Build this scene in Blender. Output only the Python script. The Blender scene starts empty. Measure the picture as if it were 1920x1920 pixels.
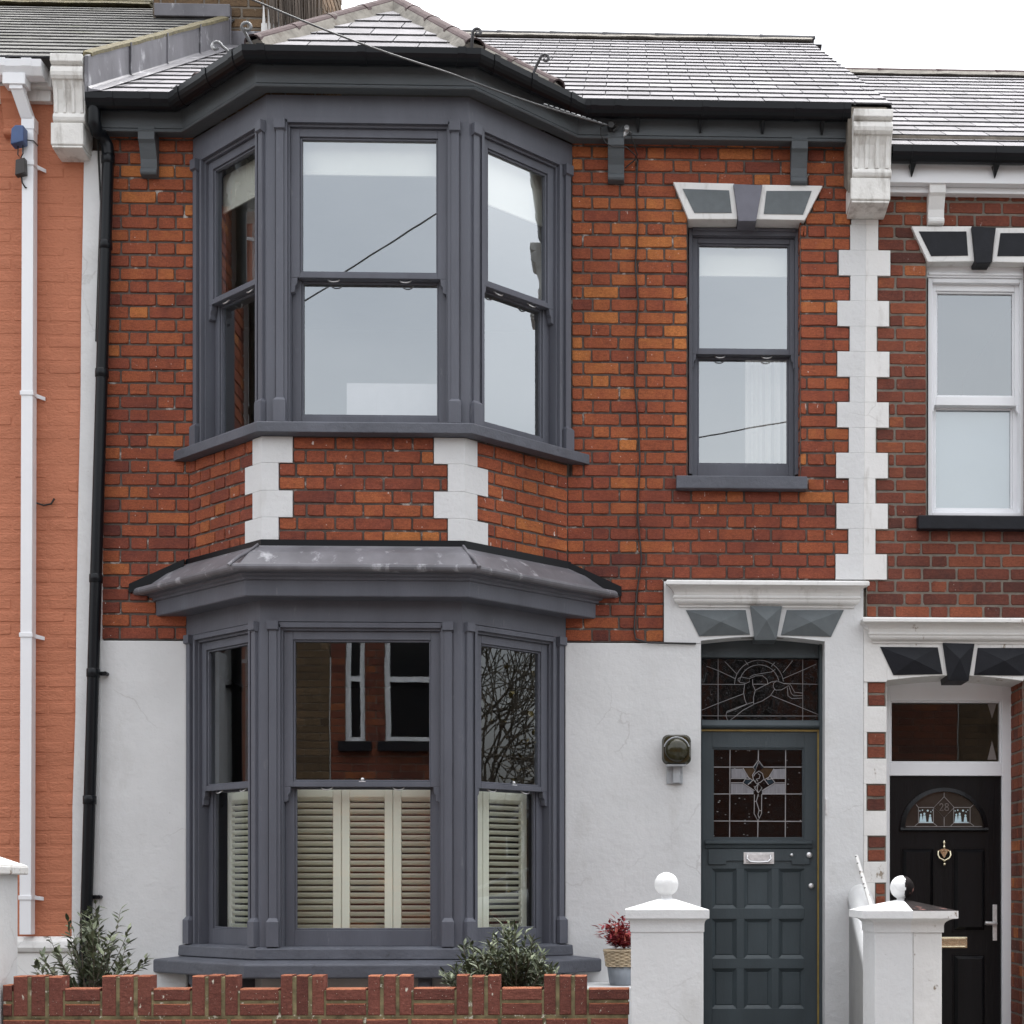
import bpy, math, random
from mathutils import Vector, Matrix

rnd = random.Random(7)
SC = bpy.context.scene
COL = SC.collection
R = math.radians

# ------------------------------------------------------------------ camera solve (metres; facade plane is Y = 0)
CAM_D, CAM_Z, FPX, YAW = 10.4, 1.5, 3016.0, R(1.8)
PPX, PPY = 1180 + FPX * math.tan(YAW), 1664.0
FWD = (math.sin(YAW), math.cos(YAW))
RGT = (math.cos(YAW), -math.sin(YAW))


def at(px, py, Y=0.0):
    """X and Z where the photo's sight line (px, py) meets the vertical plane Y."""
    a, b = (px - PPX) / FPX, (PPY - py) / FPX
    dx, dy = FWD[0] + RGT[0] * a, FWD[1] + RGT[1] * a
    t = (Y + CAM_D) / dy
    return dx * t, CAM_Z + b * t


def AX(px, py=1000, Y=0.0): return at(px, py, Y)[0]
def AZ(py, px=1180, Y=0.0): return at(px, py, Y)[1]


# ------------------------------------------------------------------ mesh builder
class Fr:
    """local frame: u along the face, n out of the face, z up"""
    def __init__(s, o, u, n):
        s.o, s.u, s.n = Vector((o[0], o[1], 0)), Vector((u[0], u[1], 0)).normalized(), Vector((n[0], n[1], 0)).normalized()
    def p(s, u, n, z):
        return (s.o.x + s.u.x * u + s.n.x * n, s.o.y + s.u.y * u + s.n.y * n, z)


FW = Fr((0, 0), (1, 0), (0, -1))


class MB:
    def __init__(s):
        s.v, s.f, s.m, s.c, s.s = [], [], [], [], []

    def add(s, verts, faces, mi=0, col=(0.5, 0.5, 0.5), smooth=False):
        b = len(s.v)
        s.v.extend(verts)
        for f in faces:
            s.f.append([i + b for i in f]); s.m.append(mi); s.c.append(col); s.s.append(smooth)

    def ngon(s, pts, mi=0, col=(0.5, 0.5, 0.5)):
        s.add(pts, [list(range(len(pts)))], mi, col)

    def box(s, u0, u1, n0, n1, z0, z1, fr=FW, mi=0, col=(0.5, 0.5, 0.5)):
        P = [fr.p(u, n, z) for z in (z0, z1) for n in (n0, n1) for u in (u0, u1)]
        s.add(P, [(0, 1, 3, 2), (4, 6, 7, 5), (0, 4, 5, 1), (2, 3, 7, 6), (0, 2, 6, 4), (1, 5, 7, 3)], mi, col)

    def wedge(s, lo, hi, mi=0, col=(0.5, 0.5, 0.5)):
        """two same-length rings lo, hi -> closed prism"""
        n = len(lo)
        F = [list(range(n)), list(range(n, 2 * n))]
        F += [(i, (i + 1) % n, n + (i + 1) % n, n + i) for i in range(n)]
        s.add(list(lo) + list(hi), F, mi, col)

    def prism(s, uz, n0, n1, fr=FW, mi=0, col=(0.5, 0.5, 0.5)):
        s.wedge([fr.p(u, n0, z) for u, z in uz], [fr.p(u, n1, z) for u, z in uz], mi, col)

    def extrude_u(s, nz, u0, u1, fr=FW, mi=0, col=(0.5, 0.5, 0.5)):
        s.wedge([fr.p(u0, n, z) for n, z in nz], [fr.p(u1, n, z) for n, z in nz], mi, col)

    def frustum(s, uz, uz2, n0, n1, fr=FW, mi=0, col=(0.5, 0.5, 0.5)):
        s.wedge([fr.p(u, n0, z) for u, z in uz], [fr.p(u, n1, z) for u, z in uz2], mi, col)

    def tube(s, pts, r, seg=8, mi=0, col=(0.5, 0.5, 0.5), closed=False, cap=True):
        pts = [Vector(p) for p in pts]
        n = len(pts)
        rr = r if isinstance(r, (list, tuple)) else [r] * n
        up = None
        V, F = [], []
        for i, p in enumerate(pts):
            if closed:
                t = pts[(i + 1) % n] - pts[i - 1]
            else:
                t = pts[min(i + 1, n - 1)] - pts[max(i - 1, 0)]
            if t.length < 1e-9: t = Vector((0, 0, 1))
            t.normalize()
            if up is None:
                up = Vector((0, 0, 1)) if abs(t.z) < 0.9 else Vector((1, 0, 0))
            a = t.cross(up)
            if a.length < 1e-6: a = t.cross(Vector((0, 1, 0.01)))
            a.normalize(); b = a.cross(t).normalized(); up = b
            for k in range(seg):
                w = 2 * math.pi * k / seg
                V.append(tuple(p + (a * math.cos(w) + b * math.sin(w)) * rr[i]))
        for i in range(n if closed else n - 1):
            j = (i + 1) % n
            for k in range(seg):
                k2 = (k + 1) % seg
                F.append((i * seg + k, i * seg + k2, j * seg + k2, j * seg + k))
        s.add(V, F, mi, col, True)
        if cap and not closed:
            s.add([V[k] for k in range(seg)], [list(range(seg))], mi, col)
            s.add([V[(n - 1) * seg + k] for k in range(seg)], [list(range(seg))], mi, col)

    def lathe(s, prof, c, seg=24, mi=0, axis='z', col=(0.5, 0.5, 0.5)):
        V, F = [], []
        for r, h in prof:
            for k in range(seg):
                w = 2 * math.pi * k / seg
                if axis == 'z': V.append((c[0] + r * math.cos(w), c[1] + r * math.sin(w), c[2] + h))
                else: V.append((c[0] + r * math.cos(w), c[1] - h, c[2] + r * math.sin(w)))
        for i in range(len(prof) - 1):
            for k in range(seg):
                k2 = (k + 1) % seg
                F.append((i * seg + k, i * seg + k2, (i + 1) * seg + k2, (i + 1) * seg + k))
        s.add(V, F, mi, col, True)
        s.add(V[:seg], [list(range(seg))], mi, col)
        s.add(V[-seg:], [list(range(seg))], mi, col)

    def sphere(s, c, r, seg=24, mi=0):
        s.lathe([(max(1e-4, r * math.sin(math.pi * i / 14)), -r * math.cos(math.pi * i / 14)) for i in range(15)], c, seg, mi)

    def sweep(s, rings, mi=0, caps=True, smooth=False):
        """rings: list of equal-length closed profiles"""
        m = len(rings[0]); V = [p for r in rings for p in r]; F = []
        for i in range(len(rings) - 1):
            for k in range(m):
                k2 = (k + 1) % m
                F.append((i * m + k, i * m + k2, (i + 1) * m + k2, (i + 1) * m + k))
        s.add(V, F, mi, (0.5, 0.5, 0.5), smooth)
        if caps:
            s.add(rings[0], [list(range(m))], mi); s.add(rings[-1], [list(range(m))], mi)

    def build(s, name, mats, parent=None, bevel=0.0, fix=True):
        me = bpy.data.meshes.new(name)
        me.from_pydata([tuple(v) for v in s.v], [], s.f)
        if not isinstance(mats, (list, tuple)): mats = [mats]
        for m in mats: me.materials.append(m)
        for i, p in enumerate(me.polygons):
            p.material_index = min(s.m[i], len(mats) - 1); p.use_smooth = s.s[i]
        ca = me.color_attributes.new('tint', 'FLOAT_COLOR', 'CORNER')
        for i, p in enumerate(me.polygons):
            c = (*s.c[i], 1.0)
            for li in p.loop_indices: ca.data[li].color = c
        if fix:
            import bmesh
            bm = bmesh.new(); bm.from_mesh(me)
            bmesh.ops.recalc_face_normals(bm, faces=bm.faces); bm.to_mesh(me); bm.free()
        o = bpy.data.objects.new(name, me)
        COL.objects.link(o)
        if parent is not None:
            o.parent = parent
            o.matrix_parent_inverse = base_inverse(parent)
        if bevel:
            b = o.modifiers.new('edge', 'BEVEL'); b.width = bevel; b.segments = 2; b.limit_method = 'ANGLE'; b.angle_limit = R(35)
        return o


WORLD = {}


def base_inverse(o):
    return Matrix.Translation(-WORLD.get(o.name, Vector((0, 0, 0))))


def thing(name, label, cat, loc=(0, 0, 0), group=None):
    o = bpy.data.objects.new(name, None); COL.objects.link(o); o.location = loc; o.empty_display_size = 0.2
    WORLD[o.name] = Vector(loc)
    o['label'] = label; o['category'] = cat
    if group: o['group'] = group
    return o


def tag(o, label, cat, group=None):
    o['label'] = label; o['category'] = cat
    if group: o['group'] = group
    return o


def struct(o): o['kind'] = 'structure'; return o


# ------------------------------------------------------------------ materials
def nt(name):
    m = bpy.data.materials.new(name); m.use_nodes = True
    t = m.node_tree; b = t.nodes['Principled BSDF']
    return m, t, b


def node(t, typ, **kw):
    n = t.nodes.new(typ)
    for k, v in kw.items():
        if k.startswith('i_'):
            key = k[2:]
            n.inputs[int(key) if key.isdigit() else key.replace('_', ' ')].default_value = v
        else: setattr(n, k, v)
    return n


def coords(t, scale=(1, 1, 1)):
    tc = node(t, 'ShaderNodeTexCoord'); mp = node(t, 'ShaderNodeMapping')
    mp.inputs['Scale'].default_value = scale
    t.links.new(tc.outputs['Object'], mp.inputs['Vector'])
    return mp.outputs['Vector']


def noise(t, vec, scale, detail=5, rough=0.55):
    n = node(t, 'ShaderNodeTexNoise'); n.inputs['Scale'].default_value = scale; n.inputs['Detail'].default_value = detail
    n.inputs['Roughness'].default_value = rough
    t.links.new(vec, n.inputs['Vector'])
    return n.outputs['Fac']


def ramp(t, fac, stops, interp='LINEAR'):
    n = node(t, 'ShaderNodeValToRGB'); n.color_ramp.interpolation = interp
    e = n.color_ramp.elements
    while len(e) < len(stops): e.new(0.5)
    for i, (p, c) in enumerate(stops):
        e[i].position = p; e[i].color = c if len(c) == 4 else (*c, 1)
    t.links.new(fac, n.inputs['Fac'])
    return n.outputs['Color']


def mix(t, fac, a, b, blend='MIX'):
    n = node(t, 'ShaderNodeMix', data_type='RGBA', blend_type=blend)
    for sock, v in ((n.inputs[0], fac), (n.inputs[6], a), (n.inputs[7], b)):
        if hasattr(v, 'is_output') or isinstance(v, bpy.types.NodeSocket): t.links.new(v, sock)
        elif isinstance(v, (int, float)): sock.default_value = v
        else: sock.default_value = v if len(v) == 4 else (*v, 1)
    return n.outputs[2]


def bump(t, b, h, strength, dist=0.01, prev=None):
    n = node(t, 'ShaderNodeBump'); n.inputs['Strength'].default_value = strength; n.inputs['Distance'].default_value = dist
    t.links.new(h, n.inputs['Height'])
    if prev is not None: t.links.new(prev, n.inputs['Normal'])
    t.links.new(n.outputs['Normal'], b.inputs['Normal'])
    return n.outputs['Normal']


def mul(c, k): return tuple(min(1, x * k) for x in c[:3])


def paint(name, c, rough=0.45, *a_, crack=False, **k_):
    m = paint_(name, c, rough, *a_, **k_)
    if crack:
        t = m.node_tree; b = t.nodes['Principled BSDF']; src = b.inputs['Base Color'].links[0].from_socket
        v = coords(t); n3 = node(t, 'ShaderNodeTexNoise'); n3.inputs['Scale'].default_value = 5; n3.inputs['Detail'].default_value = 6; t.links.new(v, n3.inputs['Vector'])
        wv = mix(t, 0.09, v, n3.outputs['Color'], 'LINEAR_LIGHT')
        vo = node(t, 'ShaderNodeTexVoronoi', feature='DISTANCE_TO_EDGE'); vo.inputs['Scale'].default_value = 1.7; t.links.new(wv, vo.inputs['Vector'])
        k1 = ramp(t, vo.outputs['Distance'], [(0.002, (1, 1, 1)), (0.007, (0, 0, 0))])
        k1 = mix(t, 1.0, k1, ramp(t, noise(t, v, 1.4, 2), [(0.52, (0, 0, 0)), (0.60, (1, 1, 1))]), 'MULTIPLY')
        sp_ = ramp(t, noise(t, v, 55, 2), [(0.735, (0, 0, 0)), (0.76, (1, 1, 1))])
        k1 = mix(t, 1.0, k1, sp_, 'ADD')
        t.links.new(mix(t, mulsock(t, k1, 0.24), src, (0.22, 0.20, 0.18)), b.inputs['Base Color'])
    return m


def paint_(name, c, rough=0.45, var=0.12, sc=6, stretch=(1, 1, 1), bmp=0.15, bsc=60, dirt=None, dirt_lo=0.56, dirt_hi=0.75, dsc=2.2, dstretch=(1, 1, 1), spec=0.5):
    m, t, b = nt(name)
    v = coords(t, stretch)
    f = noise(t, v, sc)
    col = ramp(t, f, [(0.3, mul(c, 1 - var)), (0.7, mul(c, 1 + var))])
    if dirt:
        v2 = coords(t, dstretch)
        d = ramp(t, noise(t, v2, dsc, 8, 0.65), [(dirt_lo, (0, 0, 0)), (dirt_hi, (1, 1, 1))])
        col = mix(t, d, col, dirt)
    t.links.new(col, b.inputs['Base Color'])
    b.inputs['Roughness'].default_value = rough
    b.inputs['Specular IOR Level'].default_value = spec
    p = bump(t, b, noise(t, v, bsc, 6, 0.6), bmp, 0.004)
    bump(t, b, noise(t, v, bsc / 9, 3), bmp * 0.8, 0.012, p)
    return m


def brick_mat(name, stops, fleck=0.7, fleck_col=(0.75, 0.72, 0.68), rough=0.85, grit=0.35, fsc=26, flo=0.52):
    m, t, b = nt(name)
    at_ = node(t, 'ShaderNodeAttribute', attribute_name='tint')
    sp = node(t, 'ShaderNodeSeparateColor'); t.links.new(at_.outputs['Color'], sp.inputs[0])
    v = coords(t)
    ad = node(t, 'ShaderNodeMath', operation='MULTIPLY_ADD'); ad.inputs[1].default_value = 0.62
    t.links.new(noise(t, v, 9, 6, 0.6), ad.inputs[0])
    sb = node(t, 'ShaderNodeMath', operation='SUBTRACT'); sb.inputs[1].default_value = 0.31
    t.links.new(sp.outputs[0], sb.inputs[0]); t.links.new(sb.outputs[0], ad.inputs[2])
    col = ramp(t, ad.outputs[0], stops)
    # fine grain
    g = ramp(t, noise(t, v, 160, 4, 0.7), [(0.3, (0.55, 0.55, 0.55)), (0.7, (1.35, 1.35, 1.35))])
    col = mix(t, 0.8, col, g, 'MULTIPLY')
    g2 = ramp(t, noise(t, coords(t, (1, 1, 2.2)), 42, 5, 0.7), [(0.35, (0.72, 0.70, 0.70)), (0.68, (1.2, 1.2, 1.2))])
    col = mix(t, 0.8, col, g2, 'MULTIPLY')
    # fired smudges
    d = ramp(t, noise(t, coords(t, (1, 1, 1.6)), 13, 5, 0.65), [(0.56, (0, 0, 0)), (0.78, (1, 1, 1))])
    col = mix(t, mulsock(t, d, 0.55), col, mul(stops[0][1], 0.55))
    st_ = ramp(t, noise(t, coords(t, (1.5, 1, 0.4)), 1.3, 6, 0.6), [(0.34, (0.78, 0.77, 0.77)), (0.62, (1.2, 1.2, 1.2))])
    col = mix(t, 0.85, col, st_, 'MULTIPLY')
    # paint and lime flecks
    vo = node(t, 'ShaderNodeTexVoronoi'); vo.inputs['Scale'].default_value = fsc; t.links.new(v, vo.inputs['Vector'])
    vm = ramp(t, vo.outputs['Distance'], [(0.055, (1, 1, 1)), (0.10, (0, 0, 0))])
    mk = ramp(t, noise(t, v, 3.1, 3), [(flo, (0, 0, 0)), (flo + 0.1, (1, 1, 1))])
    fm = mix(t, 1.0, vm, mk, 'MULTIPLY')
    wn = ramp(t, noise(t, coords(t, (1.0, 1, 0.45)), 30, 3, 0.6), [(0.70, (0, 0, 0)), (0.76, (1, 1, 1))])
    fm = mix(t, 1.0, fm, wn, 'ADD')
    col = mix(t, mulsock(t, fm, fleck), col, fleck_col)
    t.links.new(col, b.inputs['Base Color'])
    b.inputs['Roughness'].default_value = rough; b.inputs['Specular IOR Level'].default_value = 0.25
    p = bump(t, b, noise(t, v, 110, 6, 0.7), grit, 0.004)
    bump(t, b, noise(t, coords(t, (1, 1, 2)), 22, 4), grit * 0.9, 0.012, p)
    return m


def mulsock(t, s, k):
    n = node(t, 'ShaderNodeMath', operation='MULTIPLY'); n.inputs[1].default_value = k
    t.links.new(s, n.inputs[0]); n.use_clamp = True
    return n.outputs[0]


def metal(name, c, rough=0.25):
    m, t, b = nt(name)
    v = coords(t)
    col = ramp(t, noise(t, v, 40), [(0.3, mul(c, 0.8)), (0.7, mul(c, 1.1))])
    t.links.new(col, b.inputs['Base Color']); b.inputs['Metallic'].default_value = 1; b.inputs['Roughness'].default_value = rough
    return m


def glass_mat(name, ior=0.2, tint=(0.94, 0.96, 0.95), wav=0.012, sc=2.2, seed_glints=0.0):
    m = bpy.data.materials.new(name); m.use_nodes = True
    t = m.node_tree; t.nodes.remove(t.nodes['Principled BSDF'])
    out = t.nodes['Material Output']
    tr = node(t, 'ShaderNodeBsdfTransparent'); tr.inputs[0].default_value = (*tint, 1)
    gl = node(t, 'ShaderNodeBsdfGlossy'); gl.inputs['Roughness'].default_value = 0.0; gl.inputs[0].default_value = (0.90, 0.945, 0.98, 1)
    fr = node(t, 'ShaderNodeLayerWeight'); fr.inputs['Blend'].default_value = 0.5
    pw = node(t, 'ShaderNodeMath', operation='POWER'); pw.inputs[1].default_value = 5.0
    ma = node(t, 'ShaderNodeMath', operation='MULTIPLY_ADD'); ma.inputs[1].default_value = 1 - ior; ma.inputs[2].default_value = ior
    t.links.new(fr.outputs['Facing'], pw.inputs[0]); t.links.new(pw.outputs[0], ma.inputs[0])
    mx = node(t, 'ShaderNodeMixShader')
    bp = node(t, 'ShaderNodeBump'); bp.inputs['Strength'].default_value = wav; bp.inputs['Distance'].default_value = 0.02
    t.links.new(noise(t, coords(t), sc, 2), bp.inputs['Height'])
    t.links.new(bp.outputs[0], gl.inputs['Normal'])
    t.links.new(ma.outputs[0], mx.inputs[0]); t.links.new(tr.outputs[0], mx.inputs[1]); t.links.new(gl.outputs[0], mx.inputs[2])
    if seed_glints:  # pale flecks paint the sky glints of seedy glass into the colour
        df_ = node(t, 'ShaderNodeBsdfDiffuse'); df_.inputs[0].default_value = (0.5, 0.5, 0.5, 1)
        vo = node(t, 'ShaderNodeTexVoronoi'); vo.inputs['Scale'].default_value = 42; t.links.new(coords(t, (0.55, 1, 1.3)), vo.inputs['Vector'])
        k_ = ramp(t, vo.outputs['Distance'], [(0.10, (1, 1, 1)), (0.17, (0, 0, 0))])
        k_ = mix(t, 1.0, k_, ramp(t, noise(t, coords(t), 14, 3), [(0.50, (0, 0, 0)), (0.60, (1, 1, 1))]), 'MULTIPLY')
        m2 = node(t, 'ShaderNodeMixShader'); t.links.new(mulsock(t, k_, seed_glints), m2.inputs[0]); t.links.new(mx.outputs[0], m2.inputs[1]); t.links.new(df_.outputs[0], m2.inputs[2]); mx = m2
    t.links.new(mx.outputs[0], out.inputs['Surface'])
    return m


M = {}
M['grey'] = paint('grey_timber_paint', (0.103, 0.108, 0.130), 0.5, 0.13, 5, (1, 1, 0.25), 0.5, 60, dirt=(0.155, 0.16, 0.18), dirt_lo=0.64, dirt_hi=0.74, dsc=26, dstretch=(1, 1, 0.3), spec=0.35)
M['greysill'] = paint('grey_sill_paint', (0.093, 0.098, 0.117), 0.55, 0.18, 4, (1, 1, 1), 0.9, 40, dirt=(0.05, 0.05, 0.055), dirt_lo=0.62, dirt_hi=0.75, dsc=14, spec=0.35)
M['fascia'] = paint('grey_fascia_paint', (0.090, 0.100, 0.108), 0.55, 0.14, 5, (0.3, 1, 1), 0.5, 60, spec=0.3)
M['door'] = paint('slate_door_paint', (0.050, 0.064, 0.071), 0.45, 0.14, 5, (1, 1, 0.3), 0.4, 70, dirt=(0.085, 0.10, 0.11), dirt_lo=0.66, dirt_hi=0.76, dsc=22, dstretch=(1, 1, 0.3), spec=0.35)
M['stone'] = paint('grey_stone_paint', (0.100, 0.115, 0.122), 0.55, 0.12, 12, (1, 1, 1), 0.35, 45)
M['key'] = paint('lilac_grey_keystone_paint', (0.135, 0.135, 0.165), 0.55, 0.08, 12, (1, 1, 1), 0.35, 45)
M['render'] = paint('pale_grey_masonry_paint', (0.63, 0.635, 0.635), 0.75, 0.05, 2.5, (1, 1, 1), 0.9, 34, dirt=(0.46, 0.455, 0.43), dirt_lo=0.56, dirt_hi=0.85, dsc=2.2, dstretch=(1, 1, 0.5), crack=True)
M['white'] = paint('white_masonry_paint', (0.72, 0.715, 0.70), 0.7, 0.04, 3, (1, 1, 1), 0.45, 40, dirt=(0.42, 0.40, 0.37), dirt_lo=0.56, dirt_hi=0.82, dsc=6, dstretch=(1.8, 1, 0.45), crack=True)
M['worn'] = paint('peeling_white_paint', (0.70, 0.69, 0.67), 0.75, 0.05, 4, (1, 1, 1), 0.9, 30, dirt=(0.28, 0.23, 0.18), dirt_lo=0.62, dirt_hi=0.67, dsc=9, dstretch=(1, 1, 0.6))
M['corbel'] = paint('grimy_white_corbel_paint', (0.70, 0.69, 0.66), 0.8, 0.08, 6, (1, 1, 1), 1.0, 30, dirt=(0.27, 0.245, 0.215), dirt_lo=0.50, dirt_hi=0.80, dsc=9, dstretch=(1.8, 1, 0.45))
M['wornpillar'] = paint('flaking_white_pillar_paint', (0.68, 0.67, 0.65), 0.8, 0.06, 4, (1, 1, 1), 1.2, 26, dirt=(0.22, 0.17, 0.12), dirt_lo=0.565, dirt_hi=0.60, dsc=7, dstretch=(1.3, 1, 0.8))
M['wornblack'] = paint('peeling_black_paint', (0.016, 0.013, 0.013), 0.7, 0.4, 9, (1, 1, 1), 1.0, 40, dirt=(0.16, 0.08, 0.07), dirt_lo=0.57, dirt_hi=0.62, dsc=16, spec=0.06)
M['upvc'] = paint('white_plastic', (0.78, 0.79, 0.81), 0.3, 0.02, 3, (1, 1, 1), 0.03, 30)
M['blackpl'] = paint('black_plastic', (0.006, 0.007, 0.009), 0.3, 0.1, 5, (1, 1, 1), 0.05, 30, spec=0.22)
M['blackdoor'] = paint('black_woodgrain_door', (0.0045, 0.0045, 0.0055), 0.3, 0.3, 14, (1, 1, 0.12), 0.6, 90, spec=0.25)
M['blackstone'] = paint('black_stone_paint', (0.013, 0.014, 0.018), 0.5, 0.2, 10, (1, 1, 1), 0.35, 45, spec=0.2)
M['orange'] = paint('terracotta_masonry_paint', (0.465, 0.172, 0.094), 0.85, 0.07, 2.5, (1, 1, 1.8), 1.6, 42, dirt=(0.37, 0.125, 0.066), dirt_lo=0.56, dirt_hi=0.8, dsc=2.5)
M['lead'] = paint('weathered_lead', (0.135, 0.132, 0.145), 0.42, 0.25, 5, (1, 1, 0.5), 0.5, 18, dirt=(0.42, 0.42, 0.44), dirt_lo=0.58, dirt_hi=0.72, dsc=9, dstretch=(1, 1, 0.5), spec=0.3)
M['mortar'] = paint('dark_lime_mortar', (0.092, 0.074, 0.064), 0.95, 0.4, 14, (1, 1, 1), 0.9, 90, dirt=(0.42, 0.40, 0.37), dirt_lo=0.60, dirt_hi=0.68, dsc=9)
M['mortar2'] = paint('grey_cement_mortar', (0.170, 0.150, 0.125), 0.95, 0.25, 14, (1, 1, 1), 0.9, 90)
M['mortar3'] = paint('mossy_mortar', (0.165, 0.138, 0.072), 0.95, 0.6, 14, (1, 1, 1), 0.9, 70, dirt=(0.62, 0.60, 0.5), dirt_lo=0.60, dirt_hi=0.66, dsc=22)
M['moss'] = paint('mossy_fillet', (0.10, 0.085, 0.045), 0.95, 0.4, 25, (1, 1, 1), 0.9, 70)
M['bedding'] = paint('pale_cement_bedding', (0.215, 0.20, 0.175), 0.95, 0.25, 12, (1, 1, 1), 0.8, 50, dirt=(0.14, 0.12, 0.10), dirt_lo=0.58, dirt_hi=0.7, dsc=10)
M['hip'] = paint('brown_grey_hip_tile', (0.082, 0.060, 0.060), 0.85, 0.2, 8, (1, 1, 1), 0.5, 40, spec=0.12, dirt=(0.20, 0.19, 0.17), dirt_lo=0.6, dirt_hi=0.75, dsc=7)
M['iron'] = paint('grey_wrought_iron', (0.16, 0.165, 0.17), 0.5, 0.2, 20, (1, 1, 1), 0.4, 60, dirt=(0.55, 0.55, 0.55), dirt_lo=0.55, dirt_hi=0.62, dsc=14)
M['darkiron'] = paint('dark_wrought_iron', (0.07, 0.07, 0.075), 0.5, 0.2, 20, (1, 1, 1), 0.4, 60)
M['cable'] = paint('black_cable_sheath', (0.02, 0.019, 0.019), 0.6, 0.2, 20, (1, 1, 1), 0.1, 40)
M['cablegrey'] = paint('grey_cable_sheath', (0.09, 0.09, 0.092), 0.6, 0.2, 20, (1, 1, 1), 0.1, 40)
M['leadcame'] = paint('lead_came', (0.30, 0.29, 0.29), 0.45, 0.2, 20, (1, 1, 1), 0.1, 40)
M['blue'] = paint('blue_plastic_box', (0.045, 0.085, 0.20), 0.45, 0.15, 9, (1, 1, 1), 0.1, 30)
M['brown'] = paint('brown_plastic_box', (0.028, 0.022, 0.020), 0.45, 0.15, 9, (1, 1, 1), 0.1, 30)
M['strip'] = paint('yellow_brass_strip', (0.30, 0.21, 0.06), 0.45, 0.2, 15, (1, 1, 1), 0.1, 30)
M['inside'] = paint('room_plaster', (0.42, 0.40, 0.36), 0.9, 0.05, 2, (1, 1, 1), 0.1, 20)
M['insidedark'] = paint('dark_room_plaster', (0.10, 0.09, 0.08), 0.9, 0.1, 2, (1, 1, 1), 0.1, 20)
M['blind'] = paint('cream_roller_fabric', (0.78, 0.77, 0.70), 0.85, 0.02, 3, (1, 1, 1), 0.1, 200)
M['curtain'] = paint('pale_curtain_cloth', (0.50, 0.475, 0.45), 0.9, 0.04, 3, (1, 1, 0.2), 0.3, 60)
M['shutter'] = paint('cream_shutter_paint', (0.84, 0.84, 0.72), 0.45, 0.02, 3, (1, 1, 1), 0.04, 40)
M['chrome'] = metal('satin_chrome', (0.80, 0.80, 0.80), 0.48)
M['brass'] = metal('pale_brass', (0.80, 0.72, 0.52), 0.22)
M['zinc'] = paint('zinc_bucket', (0.19, 0.21, 0.235), 0.45, 0.4, 8, (1, 1, 0.3), 0.2, 30)
M['wicker'] = paint('pale_wicker', (0.50, 0.40, 0.27), 0.7, 0.3, 30, (1, 1, 1), 0.4, 80)
M['bark'] = paint('olive_bark', (0.12, 0.10, 0.075), 0.9, 0.3, 20, (1, 1, 1), 0.6, 60)
M['road'] = paint('asphalt', (0.05, 0.05, 0.05), 0.9, 0.2, 40, (1, 1, 1), 0.6, 120)
M['pave'] = paint('concrete_paving', (0.15, 0.145, 0.14), 0.9, 0.15, 6, (1, 1, 1), 0.4, 60)
M['soil'] = paint('gravel_soil', (0.085, 0.075, 0.063), 0.95, 0.3, 30, (1, 1, 1), 0.9, 60)
M['smoked'] = paint('smoked_olive_plastic', (0.030, 0.028, 0.012), 0.12, 0.25, 12, (1, 1, 1), 0.02, 20)
M['alu'] = paint('pale_aluminium', (0.40, 0.42, 0.44), 0.35, 0.1, 15, (1, 1, 1), 0.1, 50)
M['creeper'] = paint('dry_grey_stems', (0.14, 0.115, 0.095), 0.95, 0.5, 12, (1, 1, 0.2), 0.8, 40)
M['ochre'] = paint('amber_leaded_glass', (0.042, 0.027, 0.014), 0.15, 0.3, 30, (1, 1, 1), 0.1, 30)
M['arched'] = paint('dark_arched_glass', (0.030, 0.026, 0.022), 0.15, 0.3, 10, (1, 1, 1), 0.05, 30)
M['teal'] = paint('teal_leaded_glass', (0.012, 0.030, 0.042), 0.15, 0.3, 30, (1, 1, 1), 0.1, 30)
M['clearrib'] = paint('pale_ribbed_glass', (0.20, 0.20, 0.215), 0.3, 0.2, 90, (1, 1, 0.1), 0.6, 120)
M['sticker'] = paint('pale_blue_sticker', (0.50, 0.66, 0.72), 0.5, 0.1, 20, (1, 1, 1), 0.05, 30)
M['number'] = paint('etched_number', (0.17, 0.15, 0.14), 0.4, 0.1, 20, (1, 1, 1), 0.05, 30)
M['carton'] = paint('pale_card_box', (0.48, 0.45, 0.46), 0.8, 0.05, 6, (1, 1, 1), 0.1, 30)
M['redbrick'] = brick_mat('red_facing_brick', [(0.0, (0.115, 0.036, 0.028)), (0.32, (0.215, 0.058, 0.034)), (0.62, (0.290, 0.082, 0.037)), (0.85, (0.350, 0.112, 0.041)), (1.0, (0.42, 0.150, 0.046))], 0.75)
M['redbrick2'] = brick_mat('dark_red_facing_brick', [(0.0, (0.085, 0.033, 0.026)), (0.35, (0.168, 0.052, 0.034)), (0.75, (0.240, 0.075, 0.039)), (1.0, (0.36, 0.120, 0.042))], 0.4)
M['newbrick'] = brick_mat('plum_red_garden_brick', [(0.0, (0.125, 0.045, 0.035)), (0.5, (0.175, 0.061, 0.045)), (1.0, (0.225, 0.082, 0.058))], 0.95, (0.72, 0.72, 0.60), grit=0.6, fsc=55, flo=0.34)
M['newbricktop'] = brick_mat('worn_orange_brick_edge', [(0.0, (0.24, 0.080, 0.045)), (1.0, (0.33, 0.125, 0.065))], 0.9, (0.6, 0.6, 0.45))
M['stockbrick'] = brick_mat('sooty_stock_brick', [(0.0, (0.075, 0.050, 0.030)), (0.5, (0.140, 0.092, 0.052)), (1.0, (0.21, 0.135, 0.075))], 0.4)


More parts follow.
